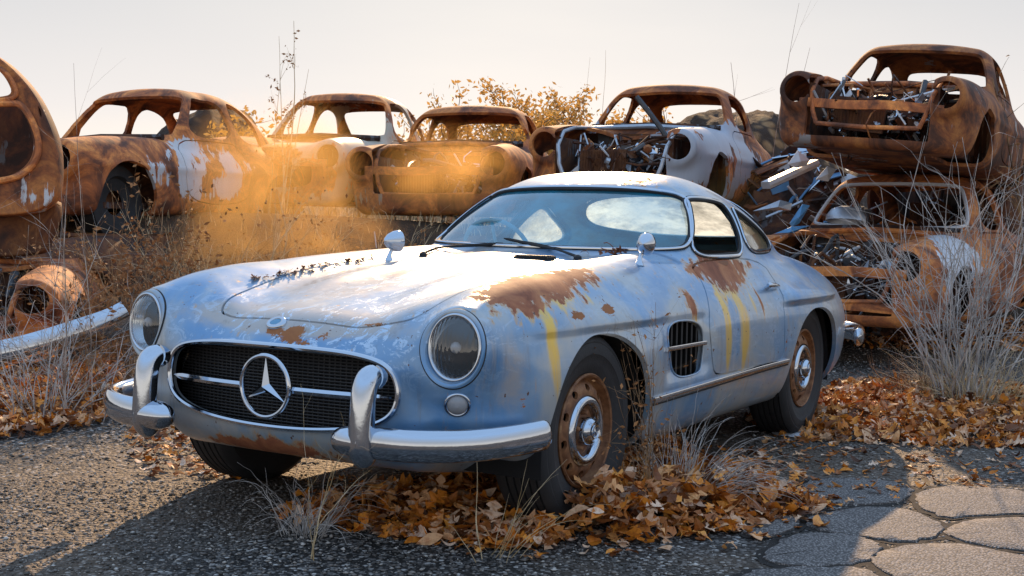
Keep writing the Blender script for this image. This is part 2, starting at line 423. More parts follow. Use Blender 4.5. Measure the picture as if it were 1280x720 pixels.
def coupe_paint():
    q = NT('coupe_paint'); v = q.co()
    st = q.co((1, 1, .10)); stf = q.co((1, 1, .06))
    big = q.noise(2.2, 4, .55, v, .6); med = q.noise(9, 7, .65, v, .5); fine = q.noise(60, 6, .7, v)
    base = q.ramp(big, [(.30, (.09, .26, .51)), (.44, (.20, .34, .52)), (.57, (.41, .44, .45)), (.75, (.14, .33, .54))])
    fade_sheen = q.attr('fade_sheen'); fm = q.step(q.math('ADD', fade_sheen, q.math('MULTIPLY', q.math('SUBTRACT', med, .5), .7)), .35, .75)
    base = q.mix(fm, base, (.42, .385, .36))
    # flaking streaks of a second, bluer coat
    fl = q.step(q.noise(11, 9, .74, q.co((.6, 1.3, 2.0)), 1.2), .54, .565)
    base = q.mix(q.math('MULTIPLY', fl, q.attr('flake')), base, (.46, .60, .76))
    # dirt
    base = q.mix(q.math('MULTIPLY', q.step(q.noise(18, 8, .75, st), .52, .74), .55), base, (.19, .18, .17)); base = q.mix(q.math('MULTIPLY', q.step(q.noise(7, 7, .7, st), .54, .70), .55), base, (.52, .52, .52)); base = q.mix(q.math('MULTIPLY', q.step(q.noise(11, 8, .7, st), .60, .72), .5), base, (.36, .22, .10))
    # rust with drips
    sn = q.noise(26, 5, .6, stf); rn = q.noise(15, 8, .7, v, .8)
    r = q.attr('rust'); rv = q.math('ADD', r, q.math('ADD', q.math('MULTIPLY', q.math('SUBTRACT', sn, .5), 2.1), q.math('MULTIPLY', q.math('SUBTRACT', rn, .5), .5)))
    rm = q.step(q.math('ADD', rv, q.math('MULTIPLY', q.math('SUBTRACT', fine, .5), .35)), .44, .60); halo = q.step(rv, .22, .50)
    rust = q.ramp(q.noise(7, 8, .7, q.co((1, 1, .4)), .6), [(.3, (.15, .045, .02)), (.45, (.30, .10, .045)), (.6, (.45, .18, .075)), (.75, (.58, .27, .09))])
    base = q.mix(q.math('MULTIPLY', halo, .7), base, (.60, .33, .10))
    # hard-edged chips showing bare orange rust
    chip = q.math('ADD', q.attr('chip'), q.math('MULTIPLY', q.math('SUBTRACT', q.noise(34, 7, .7, q.co((.6, 1, 1.4)), 1), .5), 1.3)); cm = q.step(chip, .55, .58)
    y = q.math('ADD', q.attr('yel'), q.math('MULTIPLY', q.math('SUBTRACT', sn, .5), .9)); ym = q.step(y, .28, .66)
    base = q.mix(q.math('MULTIPLY', ym, q.step(q.noise(30, 6, .7, stf), .25, .6, .45, .95)), base, q.mix(q.noise(20, 5, .6, stf), (.72, .36, .03), (.85, .62, .08)))
    base = q.mix(rm, base, rust)
    base = q.mix(cm, base, q.mix(rn, (.20, .06, .02), (.42, .17, .05)))
    sp = q.step(q.noise(42, 3, .5, v), .70, .72); base = q.mix(sp, base, (.12, .06, .04))
    rr = q.math('MAXIMUM', rm, cm)
    q.set(base=base, metal=q.math('MULTIPLY', q.math('SUBTRACT', 1.0, rr), .34), rough=q.math('ADD', q.math('ADD', .22, q.math('MULTIPLY', med, .24)), q.math('MULTIPLY', rr, .42)),
          coat=q.math('MULTIPLY', q.math('SUBTRACT', 1.0, rr), .45), coatr=.08)
    hb = q.math('ADD', q.math('MULTIPLY', rr, -.6), q.math('ADD', q.math('MULTIPLY', fine, .10), q.math('MULTIPLY', q.noise(5, 2, .5, v), .9)))
    q.bump(q.math('ADD', hb, q.math('MULTIPLY', fl, q.math('MULTIPLY', q.attr('flake'), -.3))), .22, .006)
    return q.m
def chrome_mat(name='old_chrome', dirt=.35):
    q = NT(name); n_ = q.noise(12, 8, .7); f = q.noise(90, 5, .7); m_ = q.step(q.math('ADD', q.math('MULTIPLY', n_, .7), q.math('MULTIPLY', f, .35)), .64, .73)
    q.set(base=q.mix(q.math('MULTIPLY', m_, dirt*1.6, clamp=True), (.52, .57, .64), (.16, .08, .045)), metal=q.math('SUBTRACT', 1.0, q.math('MULTIPLY', m_, .5)), rough=q.math('ADD', .03, q.math('MULTIPLY', n_, .09)))
    q.bump(n_, .10, .004); return q.m
def glass_mat(name='old_glass', tint=(.80, .93, .97), haze=.12, hazec=(.30, .52, .66), rough=.04, milky=False, ribs=False):
    q = NT(name); q.n.remove(q.p)
    tr = q.n.new('ShaderNodeBsdfTransparent'); tr.inputs[0].default_value = tint+(1,)
    gl = q.n.new('ShaderNodeBsdfGlossy'); gl.inputs[0].default_value = (1, 1, 1, 1); gl.inputs['Roughness'].default_value = rough
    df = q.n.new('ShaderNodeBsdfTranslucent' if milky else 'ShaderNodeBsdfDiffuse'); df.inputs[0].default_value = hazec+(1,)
    lw = q.n.new('ShaderNodeLayerWeight'); fr = q.math('ADD', .04, q.math('MULTIPLY', q.math('POWER', lw.outputs['Facing'], 3.5), .9))
    if ribs:
        wv = q.n.new('ShaderNodeTexWave'); wv.bands_direction = 'Y'; wv.inputs['Scale'].default_value = 22; q.l.new(q.co(), wv.inputs[0]); bp_ = q.n.new('ShaderNodeBump'); bp_.inputs['Strength'].default_value = .5; bp_.inputs['Distance'].default_value = .004; q.l.new(wv.outputs[1], bp_.inputs['Height']); q.l.new(bp_.outputs[0], gl.inputs['Normal'])
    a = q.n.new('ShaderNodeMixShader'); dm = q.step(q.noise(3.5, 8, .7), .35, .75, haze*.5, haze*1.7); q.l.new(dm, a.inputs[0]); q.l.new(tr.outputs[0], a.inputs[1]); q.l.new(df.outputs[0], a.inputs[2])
    b = q.n.new('ShaderNodeMixShader'); q.l.new(q.math('ADD', fr, .05, clamp=True), b.inputs[0]); q.l.new(a.outputs[0], b.inputs[1]); q.l.new(gl.outputs[0], b.inputs[2]); q.l.new(b.outputs[0], q.out.inputs[0]); return q.m
M = dict(
    paint=coupe_paint(), chrome=chrome_mat(), chromed=chrome_mat('pitted_chrome', .6), rubber=plain('rubber', (.018, .018, .02), .75, var=.3, bump=.2),
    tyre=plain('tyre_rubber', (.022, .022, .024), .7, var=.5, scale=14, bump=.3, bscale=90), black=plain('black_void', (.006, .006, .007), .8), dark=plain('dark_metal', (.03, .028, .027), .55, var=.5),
    glass=glass_mat('windscreen_glass', (.80, .95, 1.0), .30, (.02, .40, .64)), qglass=glass_mat('side_glass', (.97, 1.0, .92), .8, (1.0, 1.0, .82), .05, True), lensg=glass_mat('lens_glass', (.86, .9, .93), .07, (.35, .38, .40), .03, False, True),  # windscreen's blue haze colour paints in the sky's reflection
    liner=plain('headliner', (.20, .36, .46), .8), seat=plain('seat_leather', (.05, .028, .02), .55, bump=.3), wheelrust=None, brown=plain('brown_trim', (.22, .09, .04), .7, var=.4))
q = NT('rusty_rim'); n_ = q.noise(16, 7, .65); q.set(base=q.ramp(n_, [(.3, (.09, .035, .016)), (.5, (.24, .105, .045)), (.7, (.42, .22, .10))]), rough=.62, metal=.2); q.bump(n_, .2, .004); M['rim'] = q.m
M['reflector'] = plain('lamp_reflector', (.66, .68, .70), .16, 1, var=.25, scale=20)
M['lampgrey'] = plain('indicator_lens', (.30, .31, .33), .25, 0, var=.2)
# ---------------------------------------------------------------- the coupe's body as one smooth field
hW = spl([(.9, .64), (.6, .768), (.45, .795), (.2, .825), (0, .838), (-.4, .842), (-1, .84), (-1.6, .838), (-2.1, .852), (-2.5, .86), (-2.9, .82), (-3.3, .73), (-3.7, .60)])
hS = spl([(.1, .14), (.2, .085), (.3, .035), (.4, .008), (.5, 0), (.62, .002), (.72, .018), (.82, .06), (.92, .14), (1.1, .3)])
hZf = spl([(.9, .62), (.75, .705), (.64, .765), (.44, .812), (.05, .862), (-.4, .89), (-.9, .905), (-1.3, .905), (-1.8, .905), (-2.2, .905), (-2.6, .875), (-3, .80), (-3.4, .69), (-3.7, .58)])
hZh = spl([(.9, .56), (.74, .655), (.62, .708), (.4, .752), (.1, .803), (-.3, .855), (-.7, .893), (-1, .915), (-1.4, .92), (-2.4, .90), (-2.8, .85), (-3.3, .74), (-3.7, .61)])
hXf = spl([(0, .738), (.25, .728), (.45, .692), (.6, .648), (.70, .595), (.78, .52), (.86, .40), (1, .15)])
hXp = spl([(.1, .22), (.2, .10), (.28, .035), (.36, .004), (.48, 0), (.6, .008), (.68, .035), (.78, .10), (.9, .24)])
hZr = spl([(-.9, 1.12), (-1.15, 1.225), (-1.4, 1.266), (-1.65, 1.282), (-1.9, 1.270), (-2.2, 1.215), (-2.5, 1.125), (-2.8, 1.01), (-3.1, .89), (-3.4, .76), (-3.7, .62)])
hWg = spl([(-.7, .60), (-1.0, .655), (-1.3, .69), (-1.6, .695), (-1.9, .675), (-2.2, .645), (-2.5, .59), (-2.8, .50), (-3.2, .36), (-3.6, .2)])
def F_low(x, y, z):
    a = np.sqrt(y*y+1e-4)
    zf = hZf(x)-1.5*(a-.60)**2-6*np.maximum(a-.66, 0)**2
    zh = hZh(x)-.16*y*y+.022*np.exp(-((a-.24)/.075)**2)*sstep(.55, .1, x)*sstep(-.75, -.35, x)
    top = z-smax(zf, zh, .14)
    ww = hW(x)-hS(z)
    # brows over the arches, soft on top, crisp below
    br = np.exp(-((z-.722)/.065)**2)*.050*sstep(.662, .700, z)
    ww = ww+br*(sstep(.62, .30, x)*sstep(-.66, -.34, x)+sstep(-1.80, -2.05, x)*sstep(-2.95, -2.7, x))
    # side vent hollow behind the front arch
    hol = sstep(-.46, -.56, x)*sstep(-1.03, -.90, x)*sstep(.42, .50, z)*sstep(.71, .66, z)
    ww = ww-.018*hol
    side = a-ww
    fr = x-(hXf(a)-hXp(z)); re = (-3.56+.50*a**3.0+.55*np.maximum(.5-z, 0)**1.5)-x
    bot = (.20+.07*sstep(.2, .8, x)+.10*sstep(.46, .60, a)*sstep(.25, .42, x)+.12*sstep(-2.7, -3.6, x))-z
    f = smax(top, side, .20); f = smax(f, fr, .14); f = smax(f, re, .22); f = smax(f, bot, .09)
    # headlamp pods
    r = np.sqrt((a-.635)**2+((z-.655)/1.16)**2); pod = smax(r-.112-.09*(.55-x), x-.632+.12*(a-.635)+.08*(z-.655), .04); pod = smax(pod, -.02-x, .3)
    return smin(f, pod, .09)
def F_top(x, y, z):
    a = np.sqrt(y*y+1e-4)
    roof = (z-(hZr(x)-.25*a**2.3))*.9
    side = (a-(hWg(x)-.50*(z-.88)-.35*np.maximum(z-1.0, 0)**1.5))*.9
    ws = (x-(-.925-.42*a**2.2-1.42*(z-.90)-.25*(z-.9)**2))*.58
    f = smax(roof, side, .13); f = smax(f, ws, .10); return smax(f, (.84-z)*.9, .03)
def F_body(x, y, z): return smin(F_low(x, y, z), F_top(x, y, z), .035)
# ================================================================ the silver-blue coupe
coupe = empty('classic_coupe', (0, 0, 0))
tag(coupe, 'weathered silver-blue classic coupe with rust-streaked fenders and a round star on its grille', 'car')
RUST = [((.42, .68, .83), (.20, .07, .045), 1.05), ((.15, .67, .865), (.24, .08, .05), 1.1), ((-.12, .67, .885), (.18, .06, .04), 1.0), ((-1.30, .74, .86), (.17, .12, .075), .95), ((-1.52, .74, .86), (.16, .12, .06), .8), ((-1.08, .73, .86), (.08, .08, .035), .7),
        ((-.84, .82, .74), (.045, .1, .07), .95), ((-1.45, .29, 1.26), (.12, .10, .06), .62), ((-1.62, .80, .69), (.02, .1, .07), .9), ((.1, .70, .80), (.22, .12, .05), .45), ((.38, .72, .77), (.12, .12, .05), .45), ((-1.35, .78, .78), (.22, .12, .07), .42), ((.66, .05, .30), (.10, .22, .045), .8), ((.69, -.13, .28), (.10, .20, .03), .9), ((-1.75, .70, .86), (.08, .1, .02), .6), ((-.45, .70, .89), (.04, .05, .02), .6)]
CHIP = [((.60, .30, .705), (.012, .12, .03), .7), ((.3, .575, .84), (.10, .014, .03), .62), ((-.35, -.42, .86), (.15, .012, .03), .6), ((-1.9, .85, .50), (.02, .1, .10), .6), ((-.95, .84, .55), (.015, .1, .08), .55), ((-2.6, .8, .70), (.06, .1, .03), .6), ((.72, .46, .42), (.04, .03, .04), .6), ((-1.5, .84, .30), (.5, .1, .03), .5), ((.60, -.70, .55), (.05, .05, .06), .55), ((.66, -.04, .668), (.035, .045, .025), .9), ((.665, .05, .672), (.05, .04, .03), 1.0), ((.655, .16, .665), (.03, .035, .018), .7), ((.62, -.45, .47), (.1, .02, .05), .75), ((.11, .80, .735), (.065, .06, .02), .95), ((-.12, .80, .745), (.06, .06, .03), .95), ((.45, .76, .48), (.03, .06, .03), .8), ((-.86, .83, .72), (.035, .06, .055), .7),
        ((-.02, -.42, .84), (.2, .02, .03), .45), ((.70, .1, .64), (.05, .12, .02), .6)]
YEL = [((.30, .8, .65), (.032, .2, .18), 1.0), ((-1.16, .82, .60), (.040, .2, .18), .95), ((-1.36, .82, .60), (.058, .2, .18), .95), ((-1.52, .82, .70), (.03, .2, .10), .6), ((.1, .75, .77), (.10, .1, .05), .5), ((.4, .75, .74), (.06, .1, .06), .45), ((-1.25, .76, .76), (.1, .2, .07), .5), ((.2, .72, .78), (.05, .1, .05), .45), ((-.05, .76, .79), (.025, .1, .05), .6), ((-.86, .8, .66), (.02, .1, .06), .6)]
FADE_SHEEN = [((.60, .0, .70), (.16, .5, .06), 1.25), ((.5, .78, .55), (.12, .12, .2), .6), ((-2.0, .8, .8), (.3, .2, .12), .6), ((-.5, .82, .5), (.12, .1, .2), .5), ((-.15, -.25, .86), (.55, .20, .1), 1.1), ((.2, -.1, .8), (.3, .25, .1), .7), ((-.35, .25, .86), (.2, .12, .1), .9), ((-.9, 0, .9), (.3, .5, .1), .4), ((-1.5, .1, 1.27), (.5, .4, .1), .6), ((-.6, -.6, .9), (.5, .15, .1), .7)]  # chalky faded paint; hood-top patches also paint in the warm sky highlight
FLAKE = [((.62, .15, .68), (.20, .6, .12), 1.2), ((.1, .3, .8), (.4, .35, .2), .7), ((-.3, -.1, .85), (.6, .35, .2), .7), ((-1.4, .8, .6), (1.2, .2, .3), .3), ((-1.5, 0, 1.28), (.5, .5, .1), .5)]
def area(L): return lambda V: np.clip(sum(s*blob(p, r, V) for p, r, s in L), 0, 1.3)
ATT = dict(rust=area(RUST), chip=area(CHIP), yel=area(YEL), fade_sheen=area(FADE_SHEEN), flake=area(FLAKE))
V, T = nets(F_body, (-3.78, 0, .1), (.85, .95, 1.36), .0135)
aY = lambda V: np.abs(V[:, 1])
def inflate(P, k): return rpoly(P, k)
WS = [(-.61, .930), (-.630, .955), (-.60, 1.03), (-.545, 1.11), (-.50, 1.158), (-.43, 1.182), (-.2, 1.198), (.2, 1.198), (.43, 1.182), (.50, 1.158), (.545, 1.11), (.60, 1.03), (.630, .955), (.61, .930), (.3, .926), (-.3, .926)]
DW = [(-1.20, .905), (-1.225, .96), (-1.385, 1.10), (-1.435, 1.145), (-1.50, 1.162), (-1.84, 1.152), (-1.89, 1.12), (-1.775, .905), (-1.5, .900)]
QW = [(-1.83, .912), (-1.955, 1.115), (-2.02, 1.125), (-2.20, 1.06), (-2.38, .975), (-2.36, .93), (-2.2, .912)]
RW = [(-.47, 1.0), (-.50, 1.05), (-.43, 1.14), (-.30, 1.185), (0, 1.20), (.30, 1.185), (.43, 1.14), (.50, 1.05), (.47, 1.0), (.2, .975), (-.2, .975)]
GR = [(0, .622), (.25, .619), (.39, .606), (.452, .58), (.478, .52), (.470, .46), (.435, .42), (.34, .390), (.18, .372), (0, .366)]; GR = GR+[(-a, b) for a, b in GR[::-1][1:-1]]
VT = [(-.54, .675), (-.905, .665), (-.915, .56), (-.895, .47), (-.84, .455), (-.64, .455), (-.585, .50)]
WSr, DWr, QWr, RWr, GRr, VTr = [rpoly(p, 2) for p in (WS, DW, QW, RW, GR, VT)]
def c_ws(V): return np.maximum(sdpoly(WSr, V[:, 1], V[:, 2]), (-1.50-V[:, 0])*.5)
def c_dw(V): return np.maximum(sdpoly(DWr, V[:, 0], V[:, 2]), .35-aY(V))
def c_qw(V): return np.maximum(sdpoly(QWr, V[:, 0], V[:, 2]), .35-aY(V))
def c_rw(V): return np.maximum(sdpoly(RWr, V[:, 1], V[:, 2]), (V[:, 0]+2.0)*.5)
def c_gr(V): return np.maximum(sdpoly(GRr, V[:, 1], V[:, 2]), .5-V[:, 0])
def c_vt(V): return np.maximum(sdpoly(VTr, V[:, 0], V[:, 2]), .5-aY(V))
def c_arch(xc, zc, rx, rz, p=2.3):
    def f(V):
        d = (np.abs((V[:, 0]-xc)/rx)**p+np.abs((V[:, 2]-zc)/rz)**p)**(1/p)-1; return np.maximum(d*.35, .52-aY(V))
    return f
archF = c_arch(-.035, .27, .365, .395); archR = c_arch(-2.37, .29, .385, .355)
GL = {}
for nm, c in (('ws', c_ws), ('dw', c_dw), ('qw', c_qw), ('rw', c_rw)):
    GL[nm] = clip(V, T, -c(V))[:2]
for c in (c_ws, c_dw, c_qw, c_rw, c_gr, c_vt, archF, archR): V, T, _ = clip(V, T, c(V))
def spike(V): return aY(V)-0.0
lens_hole = lambda V: np.where(V[:, 0] > .45, np.sqrt((aY(V)-.640)**2+((V[:, 2]-.655)/1.18)**2)-.086, .1)
V, T, _ = clip(V, T, lens_hole(V))
# under-side pan cut away between the wheels is left closed; hood and doors are panels of their own with open gaps
HD = rpoly([(.615, -.30), (.615, .38), (.575, .50), (.40, .565), (.1, .56), (-.3, .52), (-.735, .45), (-.735, -.40), (-.3, -.42), (.1, -.425), (.45, -.38), (.58, -.35)], 3)
DR = rpoly([(-1.10, .893), (-1.08, .80), (-.955, .66), (-.985, .50), (-1.01, .432), (-1.2, .425), (-1.8, .425), (-1.885, .44), (-1.862, .60), (-1.90, .76), (-1.98, .892)], 2)
def c_hd(V): return np.maximum(sdpoly(HD, V[:, 0], V[:, 1]), (.60-V[:, 2]))
def c_dr(V): return np.maximum(sdpoly(DR, V[:, 0], V[:, 2]), .4-aY(V))
g = .0040
HV, HT, _ = clip(V, T, -c_hd(V)-g); V, T, _ = clip(V, T, c_hd(V)-g)
DV, DT, _ = clip(V, T, -c_dr(V)-g); V, T, _ = clip(V, T, c_dr(V)-g)
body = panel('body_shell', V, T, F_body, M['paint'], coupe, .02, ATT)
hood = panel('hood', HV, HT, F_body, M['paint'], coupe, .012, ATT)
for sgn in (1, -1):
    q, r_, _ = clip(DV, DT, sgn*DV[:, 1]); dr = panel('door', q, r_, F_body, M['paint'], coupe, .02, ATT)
    if sgn == 1: door_l = dr
# gap backing, just inside the skin
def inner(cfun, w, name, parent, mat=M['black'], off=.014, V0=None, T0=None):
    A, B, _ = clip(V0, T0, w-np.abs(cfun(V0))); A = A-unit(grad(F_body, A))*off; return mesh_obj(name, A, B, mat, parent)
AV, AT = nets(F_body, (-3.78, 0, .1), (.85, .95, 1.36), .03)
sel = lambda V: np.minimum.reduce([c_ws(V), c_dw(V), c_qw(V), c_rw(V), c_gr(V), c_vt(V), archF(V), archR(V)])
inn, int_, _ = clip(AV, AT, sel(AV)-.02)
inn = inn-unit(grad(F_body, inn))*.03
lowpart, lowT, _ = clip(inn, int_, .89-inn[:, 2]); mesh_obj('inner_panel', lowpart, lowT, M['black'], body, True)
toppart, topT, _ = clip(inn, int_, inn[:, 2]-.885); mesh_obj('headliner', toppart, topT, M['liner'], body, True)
# glass, set a little inside the skin, with rubber and bright trim round each pane
def pane(key, name, mat, trim=True, glass=True, r=.009, rmat=None):
    A, B = GL[key]; Nn = unit(grad(F_body, A)); root = None
    comps = [(1, A, B)] if key in ('ws', 'rw') else []
    if not comps:
        for s in (1, -1): a, b, _ = clip(A, B, s*A[:, 1]); comps.append((s, a, b))
    for s, a, b in comps:
        n_ = unit(grad(F_body, a)); L = max(boundary(a, b), key=len); P = smooth_loop(a[L])
        Nl = unit(grad(F_body, P))
        fr = MB(); fr.tube(P+Nl*.003, r, 8, closed=True); f = fr.build(name+'_trim', M['chrome'], coupe, True)
        rb = MB(); C0 = P.mean(0); inw = unit(C0-P); rb.tube(P+Nl*.001+inw*.011, .0085, 6, closed=True); rb.tube(P-inw*.009+Nl*.001, .004, 6, closed=True); rb.build('rubber_seal', M['rubber'], f, True)
        if glass: mesh_obj(name, a-n_*.010, b, mat, coupe, True, normals=n_)
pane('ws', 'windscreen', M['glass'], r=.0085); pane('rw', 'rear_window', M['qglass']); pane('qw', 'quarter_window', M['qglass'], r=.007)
pane('dw', 'door_window', None, glass=False, r=.008)
# wheel wells, lips
for xc, zc, rx in ((-.035, .27, .385), (-2.37, .29, .40)):
    for s in (1, -1):
        mb = MB(); n_ = 28; th = np.linspace(-.12, math.pi+.12, n_)
        A = np.stack([xc+rx*np.cos(th), np.full(n_, s*.45), zc+(rx+.02)*np.sin(th)], 1); B = A.copy(); B[:, 1] = s*.79
        W_ = np.concatenate([A, B, [[xc, s*.45, zc]]]); F_ = [(i, i+1, n_+i+1, n_+i) for i in range(n_-1)]+[(i, i+1, 2*n_) for i in range(n_-1)]
        mb.add(W_, F_).build('wheel_well', M['black'], coupe)
# grille
L = max([l for l in boundary(V, T) if V[l][:, 0].min() > .62 and np.abs(V[l][:, 1].mean()) < .05 and V[l][:, 2].max() < .66], key=len); P = smooth_loop(V[L])
gt = MB(); gt.tube(P+unit(grad(F_body, P))*.004, .0095, 8, closed=True)
grille = empty('grille', (.70, 0, .49)); grille.parent = coupe
def kid(o, p):   # keep world placement under a moved parent
    o.parent = p; o.matrix_parent_inverse = Matrix.Translation(-Vector(p.location)); return o
kid(gt.build('grille_surround', M['chrome'], None, True), grille)
mb = MB()
for z in np.arange(.362, .63, .0105):
    yy = np.linspace(-.5, .5, 24); xx = hXf(np.abs(yy))-.075
    mb.tube(np.stack([xx, yy, np.full(24, z)], 1), .0026, 5)
for y in np.arange(-.47, .48, .021): mb.box((float(hXf(abs(y)))-.082, y, .495), (.003, .0035, .28))
kid(mb.build('grille_mesh', M['dark'], None), grille)
mb = MB(); yy = np.linspace(-.52, .52, 24); xx = hXf(np.abs(yy))-.12
A = np.stack([xx, yy, np.full(24, .33)], 1); B = A.copy(); B[:, 2] = .66
mb.add(np.concatenate([A, B]), [(i, i+1, 24+i+1, 24+i) for i in range(23)]); kid(mb.build('grille_backing', M['black'], None), grille)
for s in (1, -1):
    yy = np.linspace(.105, .452, 20)*s; xx = hXf(np.abs(yy))-.002
    mb = MB(); w = .013*np.ones(20); w[-3:] = (.011, .008, .004)
    mb.tube(np.stack([xx, yy, np.full(20, .492)], 1), w, prof=[(.9, 0), (.5, .8), (-.5, .8), (-.9, 0), (-.5, -.8), (.5, -.8)]); kid(mb.build('grille_bar', M['chrome'], None, True), grille)
star = empty('star_emblem', (.752, 0, .497)); kid(star, grille)
mb = MB(); th = np.arange(64)*2*np.pi/64; mb.tube(np.stack([np.full(64, .75), .098*np.cos(th), .497+.098*np.sin(th)], 1), 1.0, closed=True, prof=[(.0075*c, .0075*s) for c, s in [(math.cos(t), math.sin(t)) for t in np.arange(8)*math.pi/4]], upv=(1, 0, 0))
rg = mb.build('emblem_ring', M['chrome'], None, True); rg.parent = star; rg.matrix_parent_inverse = (Matrix.Translation(-Vector((.70, 0, .49))) @ Matrix.Translation(Vector((.70, 0, .49))) @ Matrix.Translation(-Vector((.752, 0, .497)))) if False else Matrix.Translation(-Vector((.752, 0, .497)))
mb = MB(); ctr = np.array([.766, 0, .497]); bk_ = np.array([.742, 0, .497])
tips = [np.array([.748, .094*math.sin(R(a)), .497+.094*math.cos(R(a))]) for a in (0, 120, 240)]; vals = [np.array([.748, .0185*math.sin(R(a)), .497+.0185*math.cos(R(a))]) for a in (60, 180, 300)]
pts = [ctr, bk_]+tips+vals; F_ = []
for i in range(3): F_ += [(0, 2+i, 5+i), (0, 5+i, 2+(i+1) % 3), (1, 5+i, 2+i), (1, 2+(i+1) % 3, 5+i)]
mb.add(pts, F_); so = mb.build('emblem_star', M['chrome'], None); so.parent = star; so.matrix_parent_inverse = Matrix.Translation(-Vector((.752, 0, .497)))
# headlamps
for s in (1, -1):
    ax = np.array([1, .13*s, .08]); ax /= np.linalg.norm(ax); c = project(F_body, np.array([[.63, .640*s, .655]]), 8, .05)[0]-ax*.004; hl = empty('headlight', tuple(c)); hl.parent = coupe
    Vb, Fb = lathe([(.0, -.070), (.033, -.064), (.058, -.045), (.078, -.010), (.082, .0)], c, ax, 40, 1, 1.18)
    kid(mesh_obj('reflector', Vb, Fb, M['reflector'], None, True), hl)
    Vb, Fb = lathe([(.0, .036), (.025, .0345), (.05, .028), (.070, .016), (.081, .003), (.082, -.004)], c, ax, 40, 1, 1.18)
    kid(mesh_obj('lens', Vb, Fb, M['lensg'], None, True), hl)
    Vb, Fb = lathe([(.001, -.02), (.014, -.016), (.018, -.005), (.010, .006), (0.001, .008)], c, ax, 16); kid(mesh_obj('bulb', Vb, Fb, M['lampgrey'], None, True), hl)
    Vb, Fb = lathe([(.079, .003), (.083, .009), (.088, .006), (.090, -.004), (.090, -.03)], c, ax, 56, 1, 1.18); kid(mesh_obj('chrome_ring', Vb, Fb, M['chrome'], None, True), hl)
    a_, sd_, tt_ = frame(ax); th = np.arange(72)*2*np.pi/72
    P = c+np.outer(.106*np.cos(th), sd_)+np.outer((.106*1.17)*np.sin(th)+.004, tt_)
    P = project(F_body, P, 8, .05); nn = unit(grad(F_body, P)); mb = MB(); mb.tube(P-nn*.0015, .0055, 6, closed=True); kid(mb.build('lamp_gasket', M['rubber'], None, True), hl)
    P1 = c+np.outer(.0885*np.cos(th), sd_)+np.outer(.0885*1.18*np.sin(th), tt_)+a_*.000; P2 = P+nn*.004
    Pm = (P1+P2)/2+a_*.010; Q = np.concatenate([P1, Pm, P2]); kid(mesh_obj('lamp_bezel', Q, [(r0*72+i, r0*72+(i+1) % 72, (r0+1)*72+(i+1) % 72, (r0+1)*72+i) for r0 in (0, 1) for i in range(72)], M['paint'], None, True), hl)
    # small round indicator lamp below
    c2 = project(F_body, np.array([[.62, .645*s, .488]]), 8, .05)[0]; n2 = unit(grad(F_body, c2[None]))[0]; il = empty('indicator_light', tuple(c2)); il.parent = coupe
    Vb, Fb = lathe([(.040, -.01), (.041, .004), (.036, .010), (.031, .006)], c2, n2, 32); kid(mesh_obj('lamp_ring', Vb, Fb, M['chrome'], None, True), il)
    Vb, Fb = lathe([(.0, .022), (.012, .020), (.024, .014), (.032, .004)], c2, n2, 28); kid(mesh_obj('lamp_lens', Vb, Fb, M['lampgrey'], None, True), il)
# badge above the grille
c2 = project(F_body, np.array([[.637, -.054, .69]]), 8, .05)[0]; n2 = unit(grad(F_body, c2[None]))[0]
Vb, Fb = lathe([(.038, -.004), (.038, .004), (.033, .009), (.022, .010), (.021, .006)], c2, n2, 32, 1.0, .8); bd = mesh_obj('hood_badge', Vb, Fb, M['chrome'], coupe, True)
Vb, Fb = lathe([(.0, .009), (.012, .0085), (.022, .007)], c2, n2, 24, 1, .8); mesh_obj('badge_centre', Vb, Fb, plain('badge_blue', (.10, .28, .45), .3), bd, True)
